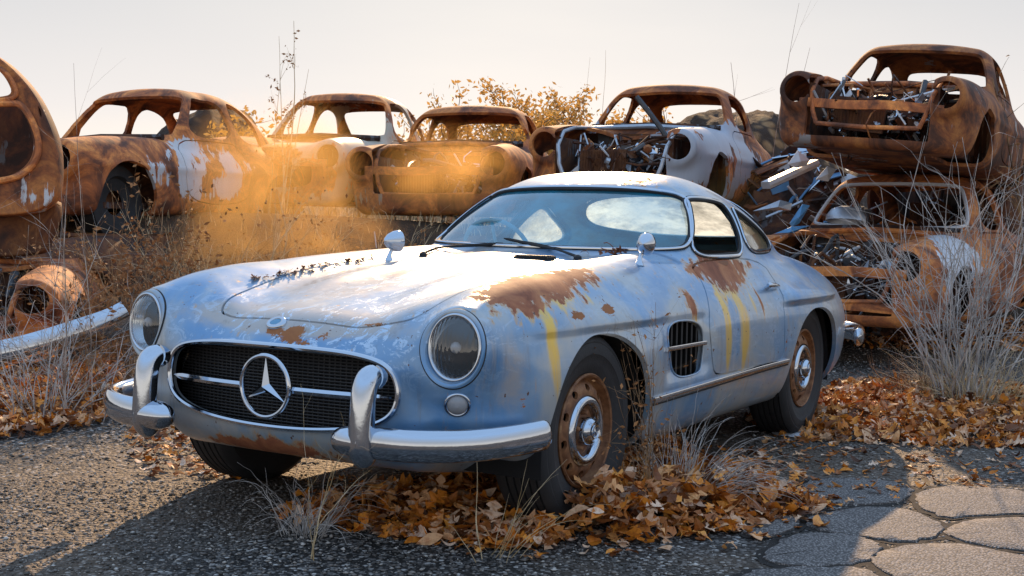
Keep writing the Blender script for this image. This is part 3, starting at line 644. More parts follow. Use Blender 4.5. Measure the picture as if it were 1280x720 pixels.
# bumpers: curved blades, upright guards and their rounded inner stubs
def bez(P, n=40):
    P = np.asarray(P, float); t = np.linspace(0, 1, len(P)); u = np.linspace(0, 1, n)
    return np.stack([spl(list(zip(t, P[:, i])))(u) for i in range(P.shape[1])], 1)
sec = [(.55*math.cos(t), math.sin(t)) for t in np.linspace(0, 2*math.pi, 20, endpoint=False)]
for s in (1, -1):
    bp = empty('front_bumper', (.75, .6*s, .375)); bp.parent = coupe
    P = bez([(.815, .395, .374), (.812, .50, .374), (.792, .60, .375), (.740, .70, .378), (.650, .780, .381), (.52, .828, .384), (.41, .850, .387)], 46); P[:, 1] *= s
    u = np.linspace(0, 1, 46); w = .049*np.minimum(1, np.sqrt(1-np.clip((.06-u)/.06, 0, 1)**2*.999))*np.minimum(1, np.sqrt(1-np.clip((u-.95)/.05, 0, 1)**2*.97))
    mb = MB(); mb.tube(P, w, prof=sec); kid(mb.build('bumper_blade', M['chromed'], None, True), bp)
    G = bez([(.74, .445, .548), (.785, .445, .565), (.818, .445, .540), (.830, .445, .47), (.834, .445, .39), (.828, .445, .345), (.79, .445, .318)], 36); G[:, 1] *= s
    u = np.linspace(0, 1, 36); w = .0375*(1+.10*u)*np.sqrt(np.clip(1-np.clip((.08-u)/.08, 0, 1)**2*.95, 0, 1))*np.sqrt(np.clip(1-np.clip((u-.9)/.1, 0, 1)**2*.9, 0, 1))
    mb = MB(); mb.tube(G, w, prof=[(math.cos(t), 1.0*math.sin(t)) for t in np.linspace(0, 2*math.pi, 18, endpoint=False)], upv=(1, 0, .01)); kid(mb.build('bumper_guard', M['chromed'], None, True), bp)
    Vb, Fb = lathe([(.0, .095), (.018, .090), (.034, .074), (.046, .045), (.052, .0), (.052, -.03)], (.822, .425*s, .374), (0, -s, 0), 28); kid(mesh_obj('bumper_stub', Vb, Fb, M['chromed'], None, True), bp)
    mb = MB(); mb.box((.72, .55*s, .37), (.16, .04, .03)); kid(mb.build('bumper_bracket', M['dark'], None), bp)
    rb_ = bez([(-3.74, .25, .44), (-3.70, .50, .44), (-3.58, .68, .44), (-3.38, .79, .44), (-3.12, .845, .44)], 30); rb_[:, 1] *= s
    mb = MB(); u = np.linspace(0, 1, 30); mb.tube(rb_, .052*np.sqrt(np.clip(1-np.clip((u-.93)/.07, 0, 1)**2*.97, 0, 1)), prof=sec); mb.build('rear_bumper', M['chromed'], coupe, True)
# wheels
def wheel(x, s, side=.0):
    w = empty('wheel', (x, .775*s, .334)); w.parent = coupe; shr = []
    sd_ = 1.0
    prof = [(.190, -.19), (.25, -.20), (.305, -.195), (.328, -.175), (.333, -.16)]
    for k in range(5): z0 = -.158+k*.028; prof += [(.334, z0), (.334, z0+.020), (.326, z0+.0215), (.326, z0+.0265)]
    prof += [(.334, -.018), (.330, -.010), (.318, .004), (.305, .010), (.30, .009), (.295, .0125), (.262, .013), (.258, .010), (.235, .004), (.202, -.006), (.190, -.016)]
    Vb, Fb = lathe(prof, (0, 0, 0), (0, s, 0), 96); t = mesh_obj('tyre', Vb, Fb, M['tyre'], w, True); autosmooth(t, 35)
    rp = [(.207, -.17), (.207, -.020), (.211, -.004), (.206, .002), (.199, -.002), (.194, -.03), (.186, -.038)]
    Vb, Fb = lathe(rp, (0, 0, 0), (0, s, 0), 72); mb = MB(); mb.add(Vb, Fb)
    # pierced disc: polar grid with round holes cut through
    nr, nth = 14, 240; rr = np.linspace(.098, .187, nr); tt = np.arange(nth)*2*np.pi/nth
    RR, TT = np.meshgrid(rr, tt, indexing='ij'); dish = -.038+.030*np.sin(np.clip((RR-.098)/.089, 0, 1)*math.pi)**.8
    a_, u_, v_ = frame((0, s, 0)); X = RR[..., None]*(np.cos(TT)[..., None]*u_+np.sin(TT)[..., None]*v_)+dish[..., None]*a_; X = X.reshape(-1, 3)
    tri = []
    for i in range(nr-1):
        for j in range(nth): j2 = (j+1) % nth; a, b, c, d = i*nth+j, i*nth+j2, (i+1)*nth+j2, (i+1)*nth+j; tri += [(a, b, c), (a, c, d)]
    hd = np.full(RR.shape, 1.)
    for k in range(10):
        al = k*2*np.pi/10+.2; hd = np.minimum(hd, np.sqrt(((RR*np.cos(TT-al)-.158)/.8)**2+(RR*np.sin(TT-al))**2)-.0165)
    Xc, Tc, _ = clip(X, np.array(tri), hd.ravel()); nv = np.zeros_like(Xc)+a_
    RV, RF = rim(Xc, Tc, nv, .012); mb.add(Xc, Tc.tolist()); mb.add(RV, RF); rimo = mb.build('rim', M['rim'], w, True)
    Vb, Fb = lathe([(.19, -.06), (.0, -.06)], (0, 0, 0), (0, s, 0), 32); mesh_obj('brake_drum', Vb, Fb, M['black'], w)
    Vb, Fb = lathe([(.128, -.030), (.133, -.012), (.128, .002), (.112, .008), (.098, .004), (.092, -.010), (.089, -.03)], (0, 0, 0), (0, s, 0), 64); mesh_obj('trim_ring', Vb, Fb, M['chrome'], w, True)
    Vb, Fb = lathe([(.095, -.028), (.08, -.020), (.055, -.022), (.045, -.02)], (0, 0, 0), (0, s, 0), 48); mb = MB(); mb.add(Vb, Fb)
    for k in range(5):
        al = k*2*np.pi/5+.4; p = u_*math.cos(al)*.068+v_*math.sin(al)*.068; Vb, Fb = lathe([(.0, .004), (.007, .002), (.0095, -.006), (.0095, -.025)], p, a_, 8); mb.add(Vb, Fb)
    mb.build('wheel_centre', M['rim'], w, True)
    Vb, Fb = lathe([(.05, -.028), (.052, .006), (.048, .020), (.040, .026), (.036, .030), (.033, .026), (.018, .029), (.0, .031)], (0, 0, 0), (0, s, 0), 40); cp = mesh_obj('hub_cap', Vb, Fb, M['chrome'], w, True); autosmooth(cp, 50)
    th = np.arange(28)*2*np.pi/28; mb = MB(); mb.tube(np.outer(np.cos(th)*.022, u_)+np.outer(np.sin(th)*.022, v_)+a_*.031, .0022, 5, closed=True)
    for k in range(3): al = math.pi/2+k*2*np.pi/3; mb.tube([a_*.032, a_*.031+(u_*math.cos(al)+v_*math.sin(al))*.021], [.003, .0012], 5)
    mb.build('cap_emblem', M['chrome'], cp, True)
    for o in w.children:
        if not o.name.startswith('tyre'): o.scale = (.93,)*3
    return w
for x in (0, -2.4):
    for s in (1, -1): wheel(x, s)
# side trim strip, door handle, side vent
def on_body(P, off=0.0, it=8):
    P = project(F_body, np.asarray(P, float), it, .05); return P+unit(grad(F_body, P))*off
for s in (1, -1):
    x = np.linspace(-.405, -1.93, 50); P = on_body(np.stack([x, np.full(50, .85*s), np.linspace(.396, .413, 50)], 1), .004)
    mb = MB(); mb.tube(P, 1.0, prof=[(-.008, -.011), (.008, -.011), (.011, 0), (.008, .011), (-.008, .011)]); st = mb.build('side_trim', M['chrome'], coupe, True)
    mb = MB(); mb.tube(P-[0, 0, .015], .0055, 6); mb.build('trim_rubber', M['rubber'], st, True)
    P = on_body([(-1.76, .8*s, .768)], 0)[0]; nn = unit(grad(F_body, P[None]))[0]
    mb = MB(); mb.tube([P-nn*.01, P+nn*.024], .010, 8); mb.tube(bez([P+nn*.024+[.028, 0, .004], P+nn*.030, P+nn*.030+[-.06, 0, -.004], P+nn*.026+[-.135, 0, -.008]], 16), [.008, .010, .011, .012, .012, .012, .012, .012, .012, .012, .012, .011, .010, .009, .007, .004], 10)
    mb.build('door_handle', M['chrome'], door_l if s == 1 else coupe, True)
    # vent: back plate, upright fins, bright cross bar
    mb = MB(); mb.box((-.73, .765*s, .565), (.42, .01, .26)); vo = mb.build('side_vent', M['black'], coupe)
    mb = MB()
    for k in range(7): mb.box((-.60-.05*k, .792*s, .565), (.007, .026, .24), rot=Matrix.Rotation(R(-35*s), 3, 'Z'))
    mb.build('vent_fins', M['dark'], vo)
    mb = MB(); P = on_body(np.stack([np.linspace(-.52, -.925, 14), np.full(14, .83*s), np.linspace(.575, .572, 14)], 1), .004); mb.tube(P, 1.0, prof=[(-.006, -.008), (.006, -.008), (.008, 0), (.006, .008), (-.006, .008)]); mb.build('vent_bar', M['chrome'], vo, True)
LL = [l for l in boundary(V, T) if -1.0 < V[l][:, 0].mean() < -.6 and .5 < V[l][:, 2].mean() < .63 and len(l) > 20]
for l in LL:
    P = smooth_loop(V[l]); mb = MB(); mb.tube(P+unit(grad(F_body, P))*.001, .004, 6, closed=True); mb.build('vent_lip', M['paint'], coupe, True)
# hood intake, wipers, mirrors
P0 = on_body([(-.69, .17, .9)])[0]
mb = MB(); mb.box(P0+[0, 0, .003], (.07, .16, .012), rot=Matrix.Rotation(R(3), 3, 'Y')); hv = mb.build('cowl_vent', M['black'], coupe)
mb = MB()
for k in range(5): mb.box(P0+[.028-.014*k, 0, .011], (.005, .15, .005))
mb.build('vent_slats', M['dark'], hv)
def on_glass(px, py, off):
    d = ray(px, py); t = np.arange(3, 8, .004); Q = CAM+t[:, None]*d; f = F_body(Q[:, 0], Q[:, 1], Q[:, 2]); i = np.argmax(f < off); return Q[i]
for a, b, pv in (((-.98, -.43, .965), (-.975, -.12, .965), (-.925, -.50, .925)), ((-1.05, -.02, 1.01), (-.965, .33, .955), (-.885, .40, .915))):
    pass
for pts in (((529, 317), (552, 309), (590, 306), (615, 305)), ((722, 321), (700, 313), (672, 305), (640, 300))):
    Q = [on_glass(px, py, .012) for px, py in pts]; wp = MB()
    wp.tube(bez(Q, 12), [.007, .006, .006, .005, .005, .005, .004, .004, .004, .004, .003, .003], 6); c0 = on_body([Q[0]])[0]; Vb, Fb = lathe([(.018, -.01), (.016, .012), (.006, .02), (0, .02)], c0, unit(grad(F_body, c0[None]))[0], 14); wp.add(Vb, Fb)
    w0 = wp.build('wiper', M['rubber'], coupe, True)
    mid = (Q[1]+Q[3])/2; d = Q[3]-Q[1]; d /= np.linalg.norm(d); bl = MB(); bl.tube([Q[3]-d*.26, Q[3]-d*.1, Q[3]+d*.02, Q[3]+d*.05], [.004, .008, .007, .003], 6); bl.build('wiper_blade', M['rubber'], w0, True)
for px, py, s in ((799, 330, 1), (486, 325, -1)):
    b = on_glass(px, py, .0); mr_ = empty('wing_mirror', tuple(b)); mr_.parent = coupe
    h = b+np.array([-.03, .012, .078]); mb = MB(); mb.tube(bez([b-[0, 0, .008], b+[-.01, 0, .03], h+[-.005, 0, -.018]], 8), [.020, .015, .011, .009, .0085, .008, .008, .009], 10); kid(mb.build('mirror_stem', M['chrome'], None, True), mr_)
    Vb, Fb = lathe([(.0, .062), (.014, .056), (.030, .038), (.042, .010), (.046, -.012), (.044, -.018)], h, (1, .25*s, .0), 28, .82, 1.0); kid(mesh_obj('mirror_shell', Vb, Fb, M['chrome'], None, True), mr_)
    Vb, Fb = lathe([(.044, -.017), (.0, -.014)], h, (1, .25*s, 0), 28, .82, 1.0); kid(mesh_obj('mirror_glass', Vb, Fb, M['dark'], None, True), mr_)
# cabin
mb = MB(); mb.box((-1.7, 0, .42), (1.7, 1.3, .04)); mb.box((-.93, 0, .60), (.06, 1.3, .40)); mb.box((-2.35, 0, .68), (.5, 1.2, .34)); mb.build('cabin_floor', M['black'], coupe)
for y in (.34, -.34):
    st = MB(); st.box((-1.62, y, .53), (.50, .50, .16)); st.tube(bez([(-1.90, y, .50), (-1.97, y, .70), (-2.04, y, .90)], 10), 1.0, prof=[(-.24, -.05), (.24, -.05), (.25, 0), (.24, .05), (-.24, .05), (-.25, 0)], upv=(1, 0, 0)); st.build('seat', M['seat'], coupe, True)
ds = MB(); ds.tube([(-1.07, -.60, .87), (-1.05, 0, .90), (-1.07, .60, .87)], 1.0, prof=[(-.09, -.10), (.09, -.10), (.10, .01), (.03, .04), (-.06, .02)]); ds.build('dashboard', M['liner'], coupe, True)
for s in (1, -1):
    mb = MB(); mb.tube([(-1.12, .655*s, .865), (-1.45, .685*s, .865), (-2.1, .62*s, .865)], .024, 8); mb.build('door_sill_cap', M['brown'], coupe, True)
sw = MB(); th = np.arange(40)*2*np.pi/40; a_, u_, v_ = frame((-.93, 0, .38)); C0 = np.array([-1.24, -.33, .875]); sw.tube(C0+np.outer(np.cos(th)*.18, u_)+np.outer(np.sin(th)*.18, v_), .010, 8, closed=True)
for al in (R(90), R(210), R(330)): sw.tube([C0, C0+u_*math.cos(al)*.19+v_*math.sin(al)*.19], .008, 6)
sw.tube([C0, C0-a_*.2], .02, 8); sw.build('steering_wheel', M['liner'], coupe, True)
# ================================================================ ground
RIGHTV = np.array([rt[0], rt[1], 0.]); RIGHTV /= np.linalg.norm(RIGHTV); FWV = np.array([fw[0], fw[1], 0.]); FWV /= np.linalg.norm(FWV)
def vd(x, y):   # distance ahead of and to the right of the viewpoint
    dx, dy = x-CAM[0], y-CAM[1]; return dx*FWV[0]+dy*FWV[1], dx*RIGHTV[0]+dy*RIGHTV[1]
def gz(x, y):
    x = np.asarray(x, float); y = np.asarray(y, float); d, l = vd(x, y)
    lf = sstep(1.6, -.6, l-(d-9)*.16)
    bank = .95*sstep(9.2, 11.6, d+.4*np.sin(l*1.3)+.25*np.sin(l*3.1))*lf+.25*sstep(13, 17, d)*(1-lf)
    und = .10*(np.sin(x*.55+1)*np.sin(y*.7+2))*sstep(7.5, 10, d)
    far = sstep(26, 70, d)*(1.0+1.6*sstep(5, 25, l)+.9*np.sin(l*.06+2)+.5*np.sin(l*.17))
    tiny = .006*np.sin(x*2.3+y*1.1)*np.sin(y*1.9-x*.8)
    return bank+und+np.where(far > 0, far, far*.2)+tiny*sstep(3, 5, d+2)*0
def pw(px, d, z=None, dz=0):
    "a point at depth d in the picture column px, on the ground unless z is given"
    q = CAM+ray(px, 273)*d; q[2] = (float(gz(q[0], q[1])) if z is None else z)+dz; return q
dd = np.concatenate([np.arange(-3, 8, .25), np.arange(8, 20, .3), np.geomspace(20, 900, 60)]); ll = np.concatenate([-np.geomspace(900, 14, 40), np.arange(-13.5, 13.6, .35), np.geomspace(14, 900, 40)])
D, Lq = np.meshgrid(dd, ll, indexing='ij'); X = CAM[0]+D*FWV[0]+Lq*RIGHTV[0]; Y = CAM[1]+D*FWV[1]+Lq*RIGHTV[1]
Vg = np.stack([X, Y, gz(X, Y)], -1).reshape(-1, 3); nl = len(ll)
Fg = [(i*nl+j, i*nl+j+1, (i+1)*nl+j+1, (i+1)*nl+j) for i in range(len(dd)-1) for j in range(nl-1)]
q = NT('gravelly_asphalt'); v = q.co()
big = q.noise(.55, 5, .6, v); mid = q.noise(3.0, 6, .65, v, .5); v1 = q.vor(58, q.co((1, 1, 1)), 'F1', 0); vc = q.vor(58, q.co((1, 1, 1)), 'F1', 1); v2 = q.vor(150, v, 'F1', 0)
tone_ = q.n.new('ShaderNodeSeparateColor'); q.l.new(vc, tone_.inputs[0])
stone = q.mix(q.step(tone_.outputs[0], .1, 1), (.022, .020, .019), (.25, .23, .215)); stone = q.mix(q.step(tone_.outputs[1], .78, .96), stone, (.60, .56, .52))
gap = q.step(v1, .40, .62); base = q.mix(gap, stone, (.012, .011, .010))
base = q.mix(q.math('MULTIPLY', q.step(mid, .45, .7), .6), base, (.045, .040, .036)); base = q.mix(q.step(big, .42, .62), base, q.mix(.6, base, (.14, .095, .06)))
gp = q.n.new('ShaderNodeNewGeometry'); sz_ = q.n.new('ShaderNodeSeparateXYZ'); q.l.new(gp.outputs['Position'], sz_.inputs[0]); dpt = q.math('MULTIPLY', sz_.outputs[0], -1.0)
em = q.step(q.math('ADD', sz_.outputs[2], q.math('MULTIPLY', mid, .12)), .09, .22); earth = q.ramp(q.noise(4, 8, .7, v), [(.3, (.015, .010, .006)), (.5, (.05, .028, .014)), (.7, (.14, .08, .035))]); base = q.mix(em, base, earth)
q.set(base=base, rough=.72, spec=.35); hh = q.math('ADD', q.math('MULTIPLY', q.math('SUBTRACT', 1.0, v1), 1.0), q.math('ADD', q.math('MULTIPLY', v2, -.25), q.math('MULTIPLY', mid, .7))); q.bump(hh, 1.0, .010); M['asphalt'] = q.m
tag(mesh_obj('ground', Vg, Fg, M['asphalt'], None, True), kind='structure')
# cracked slabs of old paving, right foreground
PL = [[(1010, 600), (1050, 596), (1110, 599), (1140, 608), (1128, 622), (1090, 628), (1040, 627), (1003, 616)],
      [(1006, 650), (1060, 633), (1122, 632), (1168, 648), (1176, 664), (1130, 675), (1080, 667), (1030, 661)],
      [(958, 690), (985, 668), (1040, 664), (1090, 673), (1098, 686), (1075, 700), (1010, 705), (965, 700)],
      [(1092, 692), (1130, 681), (1190, 677), (1258, 689), (1300, 700), (1310, 726), (1200, 730), (1130, 722), (1100, 706)],
      [(1182, 660), (1215, 648), (1290, 645), (1330, 655), (1330, 690), (1262, 684), (1195, 670)],
      [(925, 655), (948, 640), (990, 640), (1000, 652), (975, 664), (940, 668)], [(1150, 612), (1200, 606), (1290, 612), (1300, 638), (1220, 641), (1180, 645), (1150, 630)],
      [(930, 712), (1000, 708), (1075, 706), (1100, 722), (1090, 745), (930, 745)], [(1110, 730), (1200, 736), (1310, 732), (1320, 770), (1100, 770)]]
q = NT('slab_stone'); n_ = q.noise(5, 8, .7); f = q.vor(120); q.set(base=q.mix(q.step(f, .15, .6), q.mix(n_, (.24, .21, .20), (.44, .40, .37)), (.08, .07, .065)), rough=.8); q.bump(q.math('ADD', f, q.noise(30, 6)), .5, .006); M['slab'] = q.m
q = NT('crack_soil'); q.set(base=q.mix(q.noise(60), (.006, .005, .005), (.03, .022, .016)), rough=.95); q.bump(q.noise(80), .6, .01); M['soil'] = q.m
mbs = MB(); soil = MB(); r2 = np.random.default_rng(3); allp = []
for poly in PL:
    G = np.array([on(px, py, 'z', .012)[:2] for px, py in poly]); allp.append(G)
    G = rpoly(G, 1 if len(G) > 5 else 2); c = G.mean(0); k = len(G)
    # densify and jitter the edge
    t = np.linspace(0, k, k*3, endpoint=False); G = np.stack([np.interp(t, np.arange(k+1), np.r_[G[:, i], G[0, i]]) for i in (0, 1)], 1)+r2.normal(0, .005, (k*3, 2)); k = len(G)
    e_ = G-c; e_ /= np.linalg.norm(e_, axis=1)[:, None]; G = G+e_*.013; soil.add(np.c_[G+e_[:, :]*.03+r2.normal(0, .004, (k, 2)), np.full(k, .0015+.0003*len(soil.V))], [tuple(range(k))])
    A = np.c_[G, np.full(k, -.01)]; B = np.c_[G, np.full(k, .0055)]; Cc = np.c_[c+(G-c)*.985+r2.normal(0, .002, (k, 2)), np.full(k, .0085)]; Dd = np.c_[c+(G-c)*.6, np.full(k, .0095)+r2.normal(0, .0006, k)]
    Vs = np.concatenate([A, B, Cc, Dd, [[c[0], c[1], .0095]]]); Fs = [(r0*k+i, r0*k+(i+1) % k, (r0+1)*k+(i+1) % k, (r0+1)*k+i) for r0 in range(3) for i in range(k)]+[(3*k+i, 3*k+(i+1) % k, 4*k) for i in range(k)]
    mbs.add(Vs, Fs)
sl = mbs.build('cracked_paving', M['slab'], None, True); tag(sl, kind='structure')
tag(soil.build('paving_soil', M['soil'], None), kind='structure')
def inpoly(P, x, y): return sdpoly(P, x, y) < 0
def gpoly(px): return np.array([on(a, b, 'z', 0)[:2] for a, b in px])
def scatter(P, n, r_, soft=0.0):
    lo, hi = P.min(0), P.max(0); out = []
    while sum(map(len, out)) < n:
        q_ = r_.uniform(lo, hi, (n*3, 2)); out.append(q_[inpoly(P, q_[:, 0], q_[:, 1])])
    return np.concatenate(out)[:n]
# loose stones
r2 = np.random.default_rng(11)
q = NT('loose_stone'); at = q.attr('tone'); q.set(base=q.ramp(at, [(0, (.05, .045, .04)), (.5, (.17, .15, .135)), (.85, (.34, .30, .26)), (1, (.55, .52, .48))]), rough=.75); q.bump(q.noise(200, 3), .4, .002); M['stone'] = q.m
def stones(P, n, s0, s1):
    XY = scatter(P, n, r2); sz = s0*(s1/s0)**(r2.random(n)**2.6); oc = np.array([(1, 0, 0), (0, 1, 0), (-1, 0, 0), (0, -1, 0), (0, 0, 1), (.7, .7, -.5), (-.7, .7, -.5), (-.7, -.7, -.5), (.7, -.7, -.5)])
    b = np.array([(1, 0, .1), (.6, .7, .15), (-.2, .95, .1), (-.95, .35, .1), (-.8, -.6, .1), (.1, -1, .1), (.8, -.6, .1), (.1, .1, .75), (0, 0, -.5)])
    fc = [(i, (i+1) % 7, 7) for i in range(7)]+[((i+1) % 7, i, 8) for i in range(7)]
    th = r2.random(n)*6.3; cs, sn_ = np.cos(th), np.sin(th); J = b[None]*(1+r2.normal(0, .18, (n, 9, 1)))*np.array([1, .8, .75])*sz[:, None, None]
    Xr = J[..., 0]*cs[:, None]-J[..., 1]*sn_[:, None]+XY[:, 0, None]; Yr = J[..., 0]*sn_[:, None]+J[..., 1]*cs[:, None]+XY[:, 1, None]; Zr_ = J[..., 2]+(sz*.25)[:, None]
    Vv = np.stack([Xr, Yr, Zr_], -1).reshape(-1, 3); Ff = (np.array(fc)[None]+np.arange(n)[:, None, None]*9).reshape(-1, 3); return Vv, Ff, np.repeat(r2.random(n)**1.3, 9)
FG = gpoly([(-60, 560), (250, 520), (1340, 520), (1500, 760), (-200, 760)])
parts = [stones(FG, 15000, .0025, .009), stones(gpoly([(-80, 600), (760, 610), (900, 730), (-160, 760)]), 9000, .003, .011), stones(gpoly([(-300, 480), (200, 470), (1100, 400), (1500, 440), (1400, 560), (-100, 580)]), 9000, .005, .014)]
o_ = 0; VV, FF, TT_ = [], [], []
for a, b, c in parts: VV.append(a); FF.append(b+o_); TT_.append(c); o_ += len(a)
tag(mesh_obj('gravel', np.concatenate(VV), np.concatenate(FF), M['stone'], None, True, attrs=dict(tone=np.concatenate(TT_))), kind='stuff')
# ---------------------------------------------------------------- fallen leaves
def leafmesh(r_):
    # lobed oak leaf, outline then folded along the midrib
    half = [(0, .03), (.10, .035), (.18, .20), (.27, .26), (.34, .09), (.44, .14), (.52, .34), (.62, .36), (.66, .12), (.74, .12), (.82, .25), (.90, .20), (1.0, .0)]
    half = [(a+r_.normal(0, .012), max(0, b*(1+r_.normal(0, .15)))) for a, b in half]; n_ = len(half)
    V_ = [(a-.5, 0, 0) for a, b in half]+[(a-.5, b, .28*b) for a, b in half]+[(a-.5, -b*(1+r_.normal(0, .1)), .28*b) for a, b in half]+[(-.72, .0, .01)]
    V_ = np.array(V_); cu = r_.normal(0, .55); V_[:, 2] += cu*(V_[:, 0]**2)+r_.normal(0, .25)*V_[:, 0]*V_[:, 1]+r_.normal(0, .02, len(V_))
    F_ = []
    for i in range(n_-1): F_ += [(i, i+1, n_+i+1, n_+i), (i+1, i, 2*n_+i, 2*n_+i+1)]
    F_.append((0, 3*n_, n_)); return V_, F_
rl = np.random.default_rng(5); LEAF = [leafmesh(rl) for _ in range(14)]
def oval(r_, w, torn):
    t = np.linspace(0, 1, 7); b = w*np.sin(t*math.pi)**.8*(1+r_.normal(0, .12, 7)); n_ = 7; cu = r_.normal(0, .9); V_ = np.concatenate([np.c_[t-.5, 0*t, 0*t], np.c_[t-.5, b, .45*b], np.c_[t-.5, -b, .45*b]]); V_[:, 2] += cu*V_[:, 0]**2+r_.normal(0, .3)*V_[:, 0]*V_[:, 1]
    F_ = []
    for i in range(6): F_ += [(i, i+1, 8+i, 7+i), (i+1, i, 14+i, 15+i)]
    if torn and r_.random() < .5: F_ = F_[:8]      # torn
    return V_, F_
for i in (3, 5, 8, 9, 10, 12, 13): LEAF[i] = oval(rl, rl.uniform(.14, .30), i > 7)
q = NT('fallen_leaf'); ty = q.attr('tone'); oi = q.n.new('ShaderNodeObjectInfo'); tt_ = q.math('FRACT', q.math('ADD', ty, oi.outputs['Random']))
q.set(base=q.mix(q.step(q.noise(60, 5), .4, .7), q.ramp(tt_, [(0, (.08, .026, .008)), (.2, (.30, .09, .014)), (.45, (.74, .24, .016)), (.62, (.82, .34, .04)), (.8, (.72, .44, .25)), (1, (.80, .60, .46))]), q.ramp(tt_, [(0, (.05, .018, .006)), (.5, (.55, .16, .014)), (1, (.55, .34, .20))])), rough=.6); M['leaf'] = q.m
def rotm(r_, tilt):
    a, b, c = r_.random()*6.283, r_.normal(0, tilt), r_.normal(0, tilt); return np.array(Matrix.Rotation(a, 3, 'Z') @ Matrix.Rotation(b, 3, 'X') @ Matrix.Rotation(c, 3, 'Y'))
def litter(P, n, s0, s1, tilt, hfun, name):
    XY = scatter(P, n, rl); VV, FF, TT_ = [], [], []; o_ = 0
    for x, y in XY:
        V_, F_ = LEAF[rl.integers(14)]; s = rl.uniform(s0, s1); A = (V_*s)@rotm(rl, tilt).T; h = hfun(x, y)*rl.random()
        A += [x, y, float(gz(x, y))+h-A[:, 2].min()*.5+.002]; VV.append(A); FF += [tuple(i+o_ for i in f) for f in F_]; o_ += len(A); TT_.append(np.full(len(A), rl.random()))
    return tag(mesh_obj(name, np.concatenate(VV), FF, M['leaf'], None, attrs=dict(tone=np.concatenate(TT_))), kind='stuff')
pileA = gpoly([(345, 640), (400, 655), (520, 680), (640, 690), (760, 685), (900, 670), (1030, 640), (985, 612), (900, 590), (830, 545), (700, 552), (560, 610), (440, 622)])
hA = lambda x, y: .09*float(np.clip(-sdpoly(pileA, np.array([x]), np.array([y]))[0]/.25, 0, 1))+.14*math.exp(-((x-.10)/.50)**2-((y-.94)/.15)**2)
litter(pileA, 4600, .035, .105, .45, hA, 'fallen_leaves')
pileA2 = gpoly([(330, 650), (640, 705), (920, 690), (1070, 650), (1010, 585), (900, 555), (620, 600), (420, 600)]); litter(pileA2, 500, .04, .08, .2, lambda x, y: .01, 'fallen_leaves')
pileB = gpoly([(930, 525), (1000, 552), (1150, 558), (1330, 565), (1400, 520), (1250, 478), (1060, 470), (1010, 500)]); hB = lambda x, y: .07*float(np.clip(-sdpoly(pileB, np.array([x]), np.array([y]))[0]/.4, 0, 1)); litter(pileB, 3800, .035, .10, .5, hB, 'fallen_leaves')
litter(gpoly([(-60, 470), (150, 455), (170, 520), (60, 545), (-80, 560)]), 2600, .05, .09, .5, lambda x, y: .05, 'fallen_leaves')
litter(gpoly([(150, 545), (300, 530), (420, 570), (330, 600), (180, 600)]), 300, .04, .08, .3, lambda x, y: .02, 'fallen_leaves')
litter(gpoly([(1040, 432), (1070, 410), (1290, 412), (1400, 440), (1200, 442)]), 1500, .06, .11, .4, lambda x, y: .03, 'fallen_leaves')
litter(gpoly([(900, 575), (980, 540), (1300, 560), (1320, 600), (1000, 640)]), 260, .035, .075, .25, lambda x, y: .005, 'fallen_leaves')
litter(gpoly([(-400, 440), (-100, 400), (60, 420), (170, 440), (150, 480), (-200, 500)]), 1500, .06, .1, .4, lambda x, y: .03, 'fallen_leaves')
# the leaves lying on top of the near pile, one by one
for i, (V_, F_) in enumerate(LEAF[:8]):
    pass
XY = scatter(gpoly([(352, 640), (640, 688), (760, 683), (900, 668), (1020, 640), (975, 612), (890, 595), (800, 580), (690, 600), (560, 620), (440, 630)]), 300, rl); mes = []
for i in range(8):
    V_, F_ = LEAF[i]; me = mesh_obj('fallen_leaf', V_, F_, M['leaf'], None); mes.append(me)
for k, (x, y) in enumerate(XY):
    o = mes[k] if k < 8 else link(mes[k % 8].copy()); s = rl.uniform(.07, .115); o.scale = (s,)*3
    o.location = (x, y, hA(x, y)*1.0+.012); o.rotation_euler = (rl.normal(0, .35), rl.normal(0, .35), rl.random()*6.28)
    tag(o, 'curled orange-brown dead leaf on top of the leaf pile before the silver-blue coupe', 'leaf', 'dead leaves on top of the near leaf pile')
